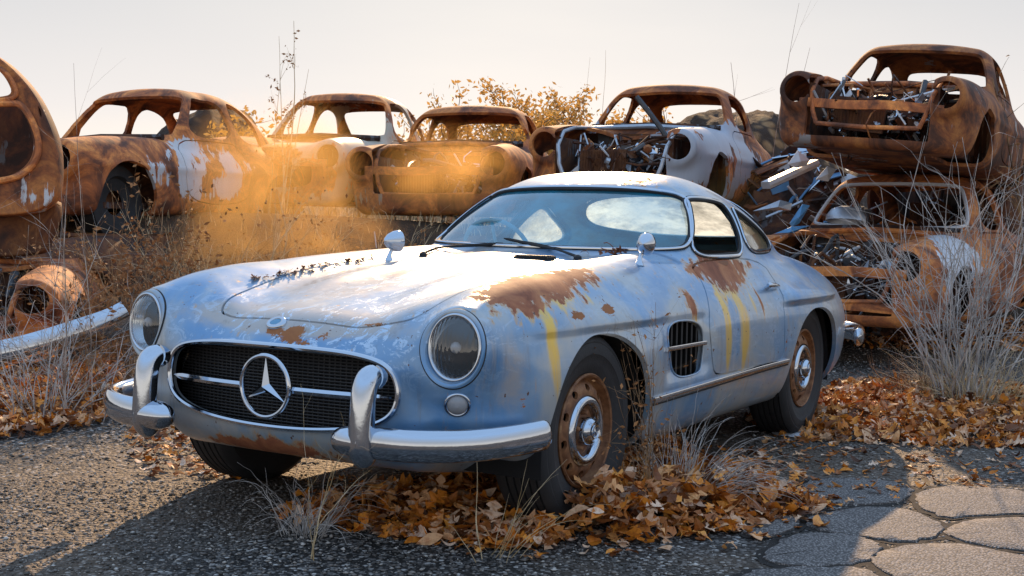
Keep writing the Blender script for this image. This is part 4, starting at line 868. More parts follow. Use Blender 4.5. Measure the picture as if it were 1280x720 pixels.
# ================================================================ wrecked cars
def wreck_field(w=.78, roof=1.36, nose=.70, boxy=0.0, tail=-3.35):
    zf = spl([(.9, .66), (.7, .74), (.5, .80), (.1, .86), (-.5, .89), (-1.2, .90), (-2.2, .90), (-2.7, .86), (-3.1, .76), (-3.5, .6)])
    zr = spl([(-.6, roof-.16), (-.9, roof-.06), (-1.2, roof-.01), (-1.55, roof), (-1.9, roof-.02), (-2.2, roof-.10), (-2.5, roof-.24), (-2.8, roof-.42), (-3.2, roof-.62)])
    W_ = spl([(.9, w-.16), (.6, w-.06), (.3, w-.01), (0, w), (-1, w), (-2.2, w+.01), (-2.7, w-.05), (-3.2, w-.18), (-3.5, w-.3)])
    wg = spl([(-.5, w-.14), (-.9, w-.11), (-1.6, w-.09), (-2.1, w-.15), (-2.6, w-.27), (-3, w-.40)])
    def F(x, y, z):
        a = np.sqrt(y*y+1e-4)
        fen = zf(x)-1.3*(a-.58)**2-5*np.maximum(a-.62, 0)**2; mid = zf(x)-.05-.1*y*y
        top = z-smax(fen, mid, .12); side = a-(W_(x)-hS(z)*.9)-.012*np.exp(-((z-.62)/.03)**2)
        f = smax(top, side, .17-.08*boxy); f = smax(f, x-(nose-.34*a**3-.06*np.abs(z-.5)), .12); f = smax(f, tail+.4*a**3-x, .25); f = smax(f, .22-z+.0*x, .08)
        r = np.sqrt((a-.575)**2+(z-.66)**2); f = smin(f, smax(r-.15, np.maximum(x-(nose-.02), .0-x), .05), .08)
        ro = (z-(zr(x)-.18*a**2))*.9; si = (a-(wg(x)-.36*(z-.88)-.2*np.maximum(z-1.05, 0)**1.5))*.9; ws = (x-(-.62-.25*a**2.2-.95*(z-.9)))*.7
        g_ = smax(smax(ro, si, .12-.04*boxy), ws, .07); g_ = smax(g_, (.84-z)*.9, .03); return smin(f, g_, .04)
    return F
def make_wreck(name, label, loc, head, roll=0, pitch=0, F=None, mat=None, h=.026, cabin=True, hood=False, bars=(.62,), wheels=(), group='rusting car shells around the coupe', squash=1.0, seed=0, chromews=False, debris=130, dull=.5, grille=True, framemat=None, low=.40, scale=1.0):
    root = empty(name, loc, (roll, pitch, head)); root.scale = (scale, scale, squash*scale); tag(root, label, 'wrecked car', group)
    r_ = np.random.default_rng(seed)
    key = id(F)
    if key not in WC: WC[key] = nets(F, (-3.6, 0, .15), (.85, .95, 1.5), h)
    V, T = WC[key]
    def c_box(cx, cz, rx, rz, p=4, i=0, j=2): return lambda V: ((np.abs((V[:, i]-cx)/rx)**p+np.abs((V[:, j]-cz)/rz)**p)**(1/p)-1)*min(rx, rz)
    rz_ = F.roof
    cw = lambda V: np.maximum(sdpoly(rpoly([(-.60, .92), (-.62, .98), (-.52, rz_-.15), (-.45, rz_-.10), (.45, rz_-.10), (.52, rz_-.15), (.62, .98), (.60, .92)], 3), V[:, 1], V[:, 2]), -1.25-V[:, 0])
    cs1 = lambda V: np.maximum(sdpoly(rpoly([(-.93, .92), (-1.20, rz_-.13), (-1.28, rz_-.10), (-1.68, rz_-.10), (-1.70, .92)], 2), V[:, 0], V[:, 2]), .3-np.abs(V[:, 1]))
    cs2 = lambda V: np.maximum(sdpoly(rpoly([(-1.77, .92), (-1.75, rz_-.10), (-1.98, rz_-.12), (-2.2, rz_-.22), (-2.38, .95), (-2.35, .92)], 2), V[:, 0], V[:, 2]), .3-np.abs(V[:, 1]))
    cb = lambda V: np.maximum(sdpoly(rpoly([(-.45, .95), (-.42, rz_-.14), (-.3, rz_-.09), (.3, rz_-.09), (.42, rz_-.14), (.45, .95)], 2), V[:, 1], V[:, 2]), V[:, 0]+1.9)
    cuts = [cw, cs1, cs2, cb]
    if not cabin: cuts = [lambda V: .905-V[:, 2]]
    af = c_box(0, .26, .36, .40, 2.2); ar_ = c_box(-2.35, .26, .37, .38, 2.2)
    cuts += [lambda V: np.maximum(af(V), .45-np.abs(V[:, 1])), lambda V: np.maximum(ar_(V), .45-np.abs(V[:, 1]))]
    if not hood: cuts.append(lambda V: np.maximum(np.maximum(sdpoly(rpoly([(.95, -.47), (.95, .47), (.3, .50), (-.42, .54), (-.46, -.54), (.3, -.50)], 2), V[:, 0], V[:, 1]), low-V[:, 2]), 0*V[:, 0]-1))
    elif grille: gb = c_box(0, .50, .42, .13, 4, 1, 2); cuts.append(lambda V: np.maximum(gb(V), .4-V[:, 0]))
    cuts.append(lambda V: np.where(V[:, 0] > .35, np.sqrt((np.abs(V[:, 1])-.575)**2+(V[:, 2]-.66)**2)-.105, .1))
    for c in cuts: V, T, _ = clip(V, T, c(V))
    dr_ = rpoly([(-.80, .93), (-.74, .6), (-.80, .33), (-1.70, .33), (-1.80, .60), (-1.74, .93)], 2)
    cd = lambda V: np.maximum(np.maximum(sdpoly(dr_, V[:, 0], V[:, 2]), .4-np.abs(V[:, 1])), V[:, 2]-.895)
    Va, Ta, _ = clip(V, T, cd(V)-.006); Vb_, Tb, _ = clip(V, T, -cd(V)-.004); V = np.concatenate([Va, Vb_]); T = np.concatenate([Ta, Tb+len(Va)])
    # dents
    n_ = unit(grad(F, V)); dv = sum(a_*np.exp(-((V-p_)**2).sum(1)/s_**2) for a_, s_, p_ in [(r_.uniform(.01, .06), r_.uniform(.06, .25), (r_.uniform(-3, .6), r_.uniform(-.7, .7), r_.uniform(.4, 1.2))) for _ in range(26)])
    Vd = V-n_*dv[:, None]
    RV, RF = rim(Vd, T, n_, .03); nv = len(V); A = np.concatenate([Vd, RV])
    o = mesh_obj('body_shell', A, T.tolist()+[tuple(i+nv for i in f) for f in RF], mat, root, True); 
    # dark inside: floor, firewall, inner wings
    mb = MB(); mb.box((-1.4, 0, .30), (3.3, 1.2, .05)); mb.box((-.50, 0, .58), (.06, 1.25, .50)); mb.box((-2.55, 0, .62), (.08, 1.1, .5))
    for s in (1, -1): mb.box((.05, .49*s, .52), (1.05, .04, .42)); mb.box((-1.5, .60*s, .5), (1.6, .04, .5))
    mb.build('inner_structure', M['wdark'], root)
    fm = framemat or mat
    for z in bars:
        mb = MB(); yy = np.linspace(-.56, .56, 12); mb.tube(np.stack([.66-.18*np.abs(yy)**2.2, yy, np.full(12, z)+.006*np.sin(yy*9)], 1), 1.0, prof=[(-.02, -.035), (.02, -.035), (.025, .0), (.02, .035), (-.02, .035)]); mb.build('crossmember', fm, root, True)
    if not hood:
        mb = MB(); mb.tube([(-.44, -.53, .875), (-.46, 0, .90), (-.44, .53, .875)], .022, 8); 
        for s in (1, -1): mb.tube([(-.44, .53*s, .875), (.1, .515*s, .84), (.45, .49*s, .78), (.62, .47*s, .66), (.655, .44*s, .50), (.65, .40*s, .40)], .018, 8)
        mb.tube([(.65, -.40, .40), (.685, 0, .385), (.65, .40, .40)], .018, 8); mb.build('bay_frame', fm, root, True)
        eb = MB(); eb.box((-.02, r_.uniform(-.06, .06), .52), (.55, .26, .20), rot=Matrix.Rotation(r_.normal(0, .12), 3, 'Z'), taper=.8); eb.box((0, .02, .645), (.44, .13, .06)); 
        for k in range(5): eb.box((-.18+.09*k, .02, .68), (.03, .15, .015))
        eb.lathe([(.12, 0), (.13, .02), (.12, .05), (.03, .06), (0, .06)], (-.15, -.25, .60), (.2, .1, 1), 18); eb.lathe([(0, .03), (.10, .03), (.10, 0), (.06, 0)], (.34, .02, .50), (1, 0, .1), 18)
        for k in range(6): p0 = np.array([r_.uniform(-.3, .4), r_.uniform(-.35, .35), .55]); eb.tube(bez([p0, p0+r_.normal(0, .12, 3)+[0, 0, .08], p0+r_.normal(0, .2, 3)], 8), r_.uniform(.012, .026), 7)
        eb.build('engine_block', M['engine'], root, True)
        rd = MB(); rd.box((.50, -.10, .50), (.05, .40, .26), rot=Matrix.Rotation(R(r_.uniform(-8, 8)), 3, 'X'))
        for k in range(16): rd.box((.528, -.28+.024*k, .50), (.01, .006, .24))
        rd.build('radiator', M['wdark'], root)
        V_, F_, mi = shards(r_, debris, (.08, 0, .53), (.46, .37, .12), .105, dull); tag(mesh_obj('engine_remains', V_, F_, None, root, mats=SHM, fmat=mi), None)
    if cabin:
        mb = MB(); mb.tube([(-.66, -.60, .90), (-.60, 0, .92), (-.66, .60, .90)], .03, 6); mb.box((-1.5, .33, .52), (.5, .45, .3)); mb.box((-1.72, .33, .68), (.1, .4, .38)); mb.box((-1.72, -.33, .62), (.1, .4, .3)); mb.build('cabin_remains', M['wdark'], root, True)
        if chromews:
            P = smooth_loop(Vd[max([l for l in boundary(V, T) if V[l][:, 0].max() > -1.3 and V[l][:, 2].mean() > 1.0 and abs(V[l][:, 1].mean()) < .1], key=len)]); mb = MB(); mb.tube(P, .015, 6, closed=True); mb.build('windscreen_trim', M['whitesh'], root, True)
    for wx, s in wheels:
        mb = MB(); mb.lathe([(.10, -.05), (.20, -.03), (.22, .0), (.21, -.15), (.31, -.16), (.32, -.10), (.31, -.01), (.22, .0)], (wx, .64*s, .32), (0, s, 0), 40); mb.build('wheel', M['tyre'], root, True)
    return root
WC = {}
def shards(r_, n, c, ext, size, dull=.5):
    VV, FF, mi = [], [], []; o_ = 0
    for k in range(n):
        t = r_.random(); p = np.array(c)+r_.uniform(-1, 1, 3)*ext; Rm = rotm(r_, 1.5)
        if t < .22: V_, F_ = sweep(bez(p+np.array([r_.normal(0, size, 3)*1.2 for _ in range(3)]), 5), r_.uniform(.004, .016), 5)
        elif t < .8:
            d = np.array([r_.uniform(.4, 1.1), r_.uniform(.3, .9), .03])*size; q_ = d*.5; zz = r_.normal(0, .5*size, 4)*.5
            V_ = np.array([(-q_[0], -q_[1], zz[0]), (q_[0], -q_[1]*r_.uniform(.3, 1), zz[1]), (q_[0]*.8, q_[1], zz[2]), (-q_[0], q_[1]*r_.uniform(.3, 1), zz[3])]); V_ = np.concatenate([V_, V_+[0, 0, .004]])@Rm.T+p
            F_ = [(0, 1, 2), (0, 2, 3), (4, 6, 5), (4, 7, 6), (0, 4, 5, 1), (1, 5, 6, 2), (2, 6, 7, 3), (3, 7, 4, 0)]
        else: V_, F_ = lathe([(0, 0), (.5*size*r_.uniform(.3, .8), .0), (.5*size*.5, .3*size), (0, .32*size)], p, r_.normal(0, 1, 3), 9)
        m_ = 0 if r_.random() < dull else r_.integers(1, 5)
        VV.append(V_); FF += [tuple(int(i)+o_ for i in f) for f in F_]; o_ += len(V_); mi += [m_]*len(F_)
    return np.concatenate(VV), FF, mi
M['engine'] = plain('greasy_iron', (.07, .07, .075), .42, .5, var=.6, scale=25, bump=.4)
M['wdark'] = rusty('burnt_metal', (.10, .10, .11), .35, .32, seed=3)
M['silver'] = plain('torn_aluminium', (.42, .46, .52), .38, .6, var=.3, scale=20); M['bluesh'] = plain('blue_sheet', (.10, .28, .52), .4, .2, var=.4); M['whitesh'] = plain('white_sheet', (.62, .64, .68), .45, .1, var=.2)
M['rustA'] = rusty('rust_shard', (.5, .5, .5), .1, .9, seed=9)
SHM = [M['wdark'], M['silver'], M['chromed'], M['whitesh'], M['rustA']]
def WF(**k):
    F = wreck_field(**k); F.roof = k.get('roof', 1.36); return F
W_round = WF(); W_tall = WF(w=.77, roof=1.41, nose=.64, tail=-3.2); W_slim = WF(w=.75, roof=1.33, nose=.74); W_low = WF(w=.80, roof=1.38, boxy=1, nose=.72)
def place(px, d, z, heading):   # body centre at a picture column and depth
    c = pw(px, d, z); return (c[0]+1.35*math.cos(heading), c[1]+1.35*math.sin(heading), c[2])
GRP = 'rusting car shells around the coupe'
def W(name_label, px, d, z, head, F, paint, amount, tone, seed, roll=0, pitch=0, pc=None, pr=None, sc_=1.0, **k):
    h = R(head); return make_wreck('wrecked_car', name_label, place(px, d, z, h), h, R(roll), R(pitch), F, rusty('rust_%d' % seed, paint, amount, tone, seed*3.7, pc, pr), seed=seed, scale=sc_, **k)
W('rusted coupe shell with pale peeling fender, raised right behind the silver-blue coupe roof', 836, 13.2, 1.0, 8, W_round, sc_=1.07, paint=(.46, .51, .60), amount=.14, tone=1.5, seed=1, pc=(-.35, .62, .60), pr=(1.5, .75, .42), roll=-1, bars=(), framemat=M['silver'], debris=330, dull=.6, low=.36)
W('brown rusted coupe shell with empty windows, directly left of the pale-fendered one', 592, 14.0, .82, 20, W_slim, sc_=1.09, paint=(.5, .36, .24), amount=.12, tone=1.6, seed=2, roll=1, bars=(.60,), debris=150, dull=.6)
W('sand coloured coupe shell with a pale grey fender, standing in the orange dust', 430, 14.6, .90, 16, W_tall, sc_=1.08, paint=(.58, .50, .38), amount=.42, tone=1.9, seed=3, pc=(.1, .6, .8), pr=(.9, .4, .3), bars=(.60,), hood=True)
W('orange rusted coupe with a whitish peeled patch on its door, raised at left', 196, 12.0, .76, 9, W_tall, (.72, .72, .74), .02, 2.0, 4, pc=(-.95, .76, .62), pr=(1.0, .5, .36), roll=2, bars=(.60,), hood=True, wheels=((0, 1),))
W('low rusted car shell with chromed windscreen frame and white fender, bottom of the right stack', 1132, 11.7, .04, -3, W_low, (.72, .76, .84), .05, 1.8, 5, sc_=1.09, pc=(-.05, .74, .62), pr=(.75, .3, .42), bars=(.60, .36), chromews=True, debris=380, dull=.40, low=.30)
W('burnt dark brown car shell with an orange crossbar, top of the right stack', 1142, 11.8, 1.40, 1, W_low, (.30, .28, .28), .25, 1.0, 6, roll=-4, pitch=-3, bars=(.56,), debris=380, dull=.5, low=.30, framemat=rusty('rust_bright', (.6, .3, .15), .0, 2.2, seed=2))
W('roofless rusted car body lying at lower left behind the long chrome strip', -8, 9.6, -.05, 42, W_round, (.5, .35, .3), .05, 1.7, 7, cabin=False, bars=(.5,), debris=120, dull=.9, squash=.82)
W('crushed blackened hulk flattened under the brown coupe shell', 585, 12.6, .05, 10, W_round, (.2, .2, .2), .1, .4, 8, cabin=False, squash=.95, debris=160, dull=.6, bars=(.5,))
W('crushed dark hulk behind the right stack of two shells', 1235, 14.8, .2, -5, W_round, (.2, .2, .2), .1, .4, 9, cabin=False, squash=1.75, debris=40, dull=.7, bars=(.5,))
W('crushed dark hulk flattened under the orange coupe at left', 130, 11.0, -.05, 14, W_round, (.2, .15, .12), .1, .5, 10, cabin=False, squash=1.0, debris=60, dull=.8, bars=(.5,))
# ================================================================ plants
def twigmat(name, a, b, rough=.8):
    q = NT(name); q.set(base=q.mix(q.step(q.noise(9, 5), .35, .65), a, b), rough=rough); return q.m
M['twig'] = twigmat('dry_twig', (.20, .13, .09), (.56, .46, .38)); M['straw'] = twigmat('dry_straw', (.40, .27, .12), (.72, .58, .38)); M['thorn'] = twigmat('brown_twig', (.10, .05, .025), (.36, .22, .11)); M['greytwig'] = twigmat('grey_twig', (.25, .22, .20), (.60, .56, .52)); M['seed'] = plain('seed_head', (.34, .15, .05), .8, var=.6, scale=30)
def walk(r_, p, d, L, n, wob, grav=0.0):
    P = [np.array(p, float)]; d = np.array(d, float); d /= np.linalg.norm(d)
    for i in range(n):
        d = d+r_.normal(0, wob, 3)+[0, 0, -grav*(i/n)]; d /= np.linalg.norm(d); P.append(P[-1]+d*L/n)
    return np.array(P)
def plant(name, label, cat, base, n, H, spread, r0, mat, seed=0, wob=.10, grav=.0, branch=3, lean=(0, 0), blen=.4, leaves=0, lsize=.02, basew=.05, group=None, sub=1, lmat=None):
    r_ = np.random.default_rng(seed); base = np.array(base, float); st = MB(); lf = MB()
    def leaf(p):
        s = lsize*r_.uniform(.6, 1.4); Rm = rotm(r_, 1.2); V_ = np.array([(-s, 0, 0), (0, s*.45, s*.15), (s, 0, 0), (0, -s*.45, s*.15)])@Rm.T+p; lf.add(V_, [(0, 1, 2), (0, 2, 3)])
    for k in range(n):
        a = r_.random()*6.283; o = np.array([math.cos(a), math.sin(a), 0]); b = base+o*basew*r_.random(); hh = H*r_.uniform(.5, 1.0)
        d = np.array([0, 0, 1.])+o*spread*r_.uniform(.2, 1)+[lean[0], lean[1], 0]
        P = walk(r_, b, d, hh, 12, wob, grav); rr = r0*r_.uniform(.6, 1.1)*np.linspace(1, .25, 13); st.tube(P, rr, 5)
        for j in range(branch):
            i = r_.integers(3, 11); d2 = (P[i+1]-P[i-1]); d2 /= np.linalg.norm(d2); d2 = d2+r_.normal(0, .55, 3); Q = walk(r_, P[i], d2, hh*blen*r_.uniform(.4, 1), 7, wob*1.3, grav); st.tube(Q, rr[i]*.65*np.linspace(1, .25, 8), 4)
            for q_ in range(sub):
                i2 = r_.integers(2, 7); Q2 = walk(r_, Q[i2], (Q[i2]-Q[i2-1])/np.linalg.norm(Q[i2]-Q[i2-1])+r_.normal(0, .6, 3), hh*blen*.4, 5, wob*1.3); st.tube(Q2, rr[i]*.4*np.linspace(1, .4, 6), 4)
                for w_ in range(leaves): leaf(Q2[r_.integers(1, 6)]+r_.normal(0, .012, 3))
            for w_ in range(leaves): leaf(Q[r_.integers(2, 8)]+r_.normal(0, .012, 3))
    root = tag(empty(name, tuple(base)), label, cat, group)
    kid(st.build('stems', mat, None), root)
    if lf.n: kid(lf.build('foliage', lmat or M['seed'], None), root)
    return root
def g(px, py): return on(px, py, 'z', 0)
b = g(1205, 508); plant('dead_shrub', 'tall pale leafless shrub in front of the right stack of car shells', 'shrub', b, 60, 1.75, .34, .0058, M['greytwig'], 21, .125, branch=4, blen=.42, basew=.16, sub=1)
plant('dry_grass_clump', 'tangled dead grass around the foot of the tall pale shrub', 'grass clump', b+[0, .05, 0], 220, .50, 1.0, .0026, M['straw'], 22, .16, .10, branch=0, basew=.30)
plant('dry_grass_clump', 'dark wiry dead grass left of the tall pale shrub', 'grass clump', g(1150, 500), 120, .42, 1.0, .0028, M['thorn'], 23, .2, .05, branch=1, basew=.22)
plant('dead_weed', 'thin brown weed rising against the front wheel arch of the coupe', 'weed', (-.16, .95, .0), 9, .80, .22, .0030, M['thorn'], 31, .07, branch=5, blen=.35, leaves=2, lsize=.010, basew=.05)
plant('dry_grass_clump', 'pale arching grass blades behind the front wheel of the coupe', 'grass clump', (-.50, .93, .0), 150, .52, 1.0, .0019, M['greytwig'], 32, .07, .22, branch=0, basew=.10, lean=(-.25, .35))
plant('dry_grass_clump', 'curly pale grass wires under the front bumper guard', 'grass clump', (.62, .06, 0), 60, .34, 1.2, .0016, M['greytwig'], 33, .14, .25, branch=0, basew=.08)
plant('dry_grass_clump', 'few long grass wires before the front tyre of the coupe', 'grass clump', (.50, .70, 0), 14, .40, 1.1, .0015, M['straw'], 34, .05, .12, branch=0, basew=.10)
plant('dead_weed', 'single curly tendril standing in front of the grille', 'weed', (.84, .27, 0), 4, .58, .12, .0016, M['straw'], 36, .14, branch=3, blen=.3, basew=.03)
b = g(205, 445); b2 = pw(190, 7.0, 0)
plant('thorn_bush', 'dense brown thorny bush with orange withered leaves behind the right headlight', 'bush', pw(185, 7.3), 34, 1.25, .40, .0052, M['thorn'], 41, .12, branch=6, blen=.42, leaves=4, lsize=.017, basew=.12)
plant('thorn_bush', 'straw coloured tangle of dry branches left of the dust cloud', 'bush', pw(285, 8.6), 46, 1.35, .95, .0050, M['straw'], 42, .12, .05, branch=4, blen=.5, leaves=1, lsize=.014, basew=.25)
plant('thorn_bush', 'pale arching dry branches in front of the brown coupe shell', 'bush', pw(455, 9.0), 44, 1.25, 1.0, .0055, M['straw'], 43, .14, .08, branch=4, blen=.5, leaves=1, lsize=.014, basew=.3)
plant('thorn_bush', 'low straw tangle between the hood mirror and the dust cloud', 'bush', pw(385, 8.4), 30, .95, 1.2, .0045, M['straw'], 44, .14, .12, branch=4, blen=.5, basew=.3)
plant('thorn_bush', 'grey wiry tangle over the long chrome strip at left', 'bush', pw(60, 6.3), 46, .85, .95, .0036, M['greytwig'], 45, .14, .10, branch=4, blen=.5, basew=.35)
plant('thorn_bush', 'brown wiry tangle at the left picture edge below the chrome strip', 'bush', pw(130, 6.6), 34, .65, 1.1, .0034, M['thorn'], 46, .14, .10, branch=4, blen=.5, basew=.3, leaves=1, lsize=.012)
plant('dead_weed', 'tall thin weed stalk before the roofless body at left', 'weed', pw(95, 6.2), 3, 1.75, .14, .0048, M['twig'], 47, .035, branch=4, blen=.35, basew=.1)
plant('dead_weed', 'slender grey weed stalk nearest the left picture edge', 'weed', pw(28, 6.0), 4, 1.35, .18, .0040, M['greytwig'], 48, .05, branch=4, blen=.35, basew=.15)
plant('dead_weed', 'tall dry seed stalk against the sky above the dust cloud', 'weed', pw(338, 12.2), 5, 2.0, .12, .0075, M['straw'], 49, .03, branch=6, blen=.16, leaves=3, lsize=.02, basew=.25)
plant('dead_weed', 'bare forked stalk against the sky left of the upper right shell', 'weed', pw(985, 14.5), 3, 3.6, .07, .009, M['twig'], 50, .03, branch=4, blen=.25, basew=.4)
plant('dead_weed', 'thin seed stalk against the sky left of the pale-fendered shell', 'weed', pw(728, 14.8), 3, 2.6, .08, .006, M['straw'], 51, .03, branch=5, blen=.12, leaves=2, lsize=.02, basew=.2)
plant('bare_tree', 'leafless twigs of a small tree at the upper right picture corner', 'tree', pw(1318, 11.2), 7, 3.9, .10, .020, M['thorn'], 52, .06, branch=12, blen=.22, leaves=1, lsize=.025, basew=.15, sub=2)
plant('thorn_bush', 'dark dense bramble between the right headlight and the orange coupe', 'bush', pw(120, 8.3), 60, 1.0, 1.1, .0055, M['thorn'], 60, .15, .08, branch=5, blen=.5, leaves=2, lsize=.016, basew=.45)
plant('thorn_bush', 'dark dense bramble below the sand coloured shell in the dust', 'bush', pw(330, 9.6), 60, 1.0, 1.1, .0055, M['thorn'], 61, .15, .08, branch=5, blen=.5, leaves=2, lsize=.016, basew=.5)
plant('thorn_bush', 'dark bramble under the front of the brown coupe shell', 'bush', pw(500, 10.2), 60, .9, 1.1, .0055, M['thorn'], 62, .15, .08, branch=5, blen=.5, leaves=2, lsize=.016, basew=.5)
# dry grass on the bank
def blades(P, n, hgt, r_, w=.004):
    XY = scatter(P, n, r_); z = gz(XY[:, 0], XY[:, 1]); a = r_.random(n)*6.283; H = hgt*r_.uniform(.4, 1.2, n); le = r_.normal(0, .35, (n, 2))*H[:, None]
    b0 = np.c_[XY, z]; s = np.c_[np.cos(a), np.sin(a), 0*a]*w; m_ = b0+np.c_[le*.35, H*.6]; t = b0+np.c_[le*1.1, H]
    Vv = np.stack([b0-s, b0+s, m_-s*.7, m_+s*.7, t], 1).reshape(-1, 3); o = np.arange(n)[:, None]*5
    return Vv, [tuple(f) for f in (o+[0, 1, 3, 2]).tolist()]+[tuple(f) for f in (o+[2, 3, 4]).tolist()]
r_ = np.random.default_rng(77); P = np.array([pw(a, d)[:2] for a, d in ((-150, 8.4), (930, 9.3), (950, 14.8), (-150, 14.5))])
V_, F_ = blades(P, 2200, .15, r_); tag(mesh_obj('dry_grass', V_, F_, M['straw'], None), kind='stuff')
P = np.array([pw(a, d)[:2] for a, d in ((-150, 17), (1500, 15), (1700, 34), (-300, 34))]); V_, F_ = blades(P, 16000, .45, r_, .012); tag(mesh_obj('dry_grass', V_, F_, M['straw'], None), kind='stuff')
# hills behind
q = NT('hill_earth'); q.set(base=q.mix(q.step(q.vor(2.2, q.co()), .2, .5), q.ramp(q.noise(1.2, 9, .7), [(.3, (.14, .07, .03)), (.5, (.40, .21, .085)), (.7, (.60, .38, .19))]), (.06, .03, .015)), rough=.9); q.bump(q.noise(3, 8, .75), 1, .3); M['hill'] = q.m  # mottled earth, its colour brightened and warmed to carry the orange sunlight
def hill(px, d, top, wx, wy, seed):
    r_ = np.random.default_rng(seed); c = pw(px, d, 0); n = 70; u = np.linspace(-1, 1, n); U_, V2 = np.meshgrid(u, u, indexing='ij'); x = c[0]+U_*wx*RIGHTV[0]+V2*wy*FWV[0]; y = c[1]+U_*wx*RIGHTV[1]+V2*wy*FWV[1]
    rr = np.sqrt(U_**2+V2**2); z = top*np.cos(np.clip(rr, 0, 1)*math.pi/2)**1.2-.5; 
    for k in range(9): f = 2.2*1.45**k; z += top*.10/1.35**k*np.sin(U_*f*1.3+r_.random()*6)*np.sin(V2*f+r_.random()*6)*(rr < 1)
    Vh = np.stack([x, y, z], -1).reshape(-1, 3); tag(mesh_obj('hill', Vh, [(i*n+j, i*n+j+1, (i+1)*n+j+1, (i+1)*n+j) for i in range(n-1) for j in range(n-1)], M['hill'], None, True), kind='structure')
hill(905, 33, 4.5, 5.5, 6, 1); hill(265, 30, 3.6, 3.2, 6, 2); hill(1150, 36, 3.6, 6, 6, 4)
# trees: trunk, limbs, leafy crown
M['autumn'] = NT('autumn_leaf').set(rough=.6).m; q = M['autumn'].node_tree
def autumn():
    q = NT('autumn_foliage'); q.set(base=q.ramp(q.noise(2.5, 6, .7), [(.3, (.16, .08, .02)), (.5, (.46, .25, .05)), (.7, (.62, .40, .12))]), rough=.6)
    tl = q.n.new('ShaderNodeBsdfTranslucent'); tl.inputs[0].default_value = (.75, .42, .10, 1); mx = q.n.new('ShaderNodeMixShader'); mx.inputs[0].default_value = .4; q.l.new(q.p.outputs[0], mx.inputs[1]); q.l.new(tl.outputs[0], mx.inputs[2]); q.l.new(mx.outputs[0], q.out.inputs[0]); return q.m
M['autumn'] = autumn()
def tree(label, px, d, H, W_, seed, dens=2600, ls=.055):
    r_ = np.random.default_rng(seed); base = pw(px, d); tr = MB(); cr = MB(); tips = []
    P = walk(r_, base-[0, 0, .1], (0, 0, 1), H*.6, 8, .05); tr.tube(P, np.linspace(.06, .03, 9)*H/2.5, 7)
    for k in range(22):
        i = r_.integers(2, 9); a = r_.random()*6.283; d_ = np.array([math.cos(a), math.sin(a), r_.uniform(.3, 1.3)]); Q = walk(r_, P[i], d_, W_*r_.uniform(.6, 1.1), 8, .16); tr.tube(Q, np.linspace(.022, .006, 9)*H/2.5, 5)
        for j in range(4):
            i2 = r_.integers(3, 9); Q2 = walk(r_, Q[i2], r_.normal(0, 1, 3)+[0, 0, .7], W_*.45, 6, .2); tr.tube(Q2, np.linspace(.009, .003, 7)*H/2.5, 4); tips += list(Q2[2:])
    tips = np.array(tips); n = dens; c = tips[r_.integers(0, len(tips), n)]+r_.normal(0, .10, (n, 3)); V_ = []; F_ = []
    A = r_.normal(0, 1, (n, 3)); A /= np.linalg.norm(A, axis=1)[:, None]; B = np.cross(A, r_.normal(0, 1, (n, 3))); B /= np.linalg.norm(B, axis=1)[:, None]; s = (ls*r_.uniform(.5, 1.3, n))[:, None]
    V_ = np.stack([c-A*s, c+B*s*.5, c+A*s, c-B*s*.5], 1).reshape(-1, 3); F_ = (np.arange(n)[:, None]*4+[0, 1, 2, 3]).tolist(); cr.add(V_, F_)
    root = tag(empty('autumn_tree', tuple(base)), label, 'tree', 'autumn trees behind the wrecks'); kid(tr.build('trunk', M['thorn'], None), root); kid(cr.build('crown', M['autumn'], None), root)
tree('golden-leaved small tree, tallest one above the brown coupe shell', 650, 25, 3.0, 1.3, 1, 5200); tree('thin golden bush beside the left windscreen pillar of the pale-fendered shell', 715, 24, 2.8, .9, 2, 2400)
tree('low golden bush above the rear of the brown coupe shell', 685, 23, 2.8, .9, 3, 2200); tree('sparse golden bush seen above the sand coloured shell', 560, 26, 2.5, 1.2, 4, 2200)
tree('brown bush on the left hill beside the orange coupe', 300, 24, 1.9, .9, 5, 1500); tree('faint golden bush behind the windows of the pale-fendered shell', 800, 26, 2.7, 1.2, 6, 1500)
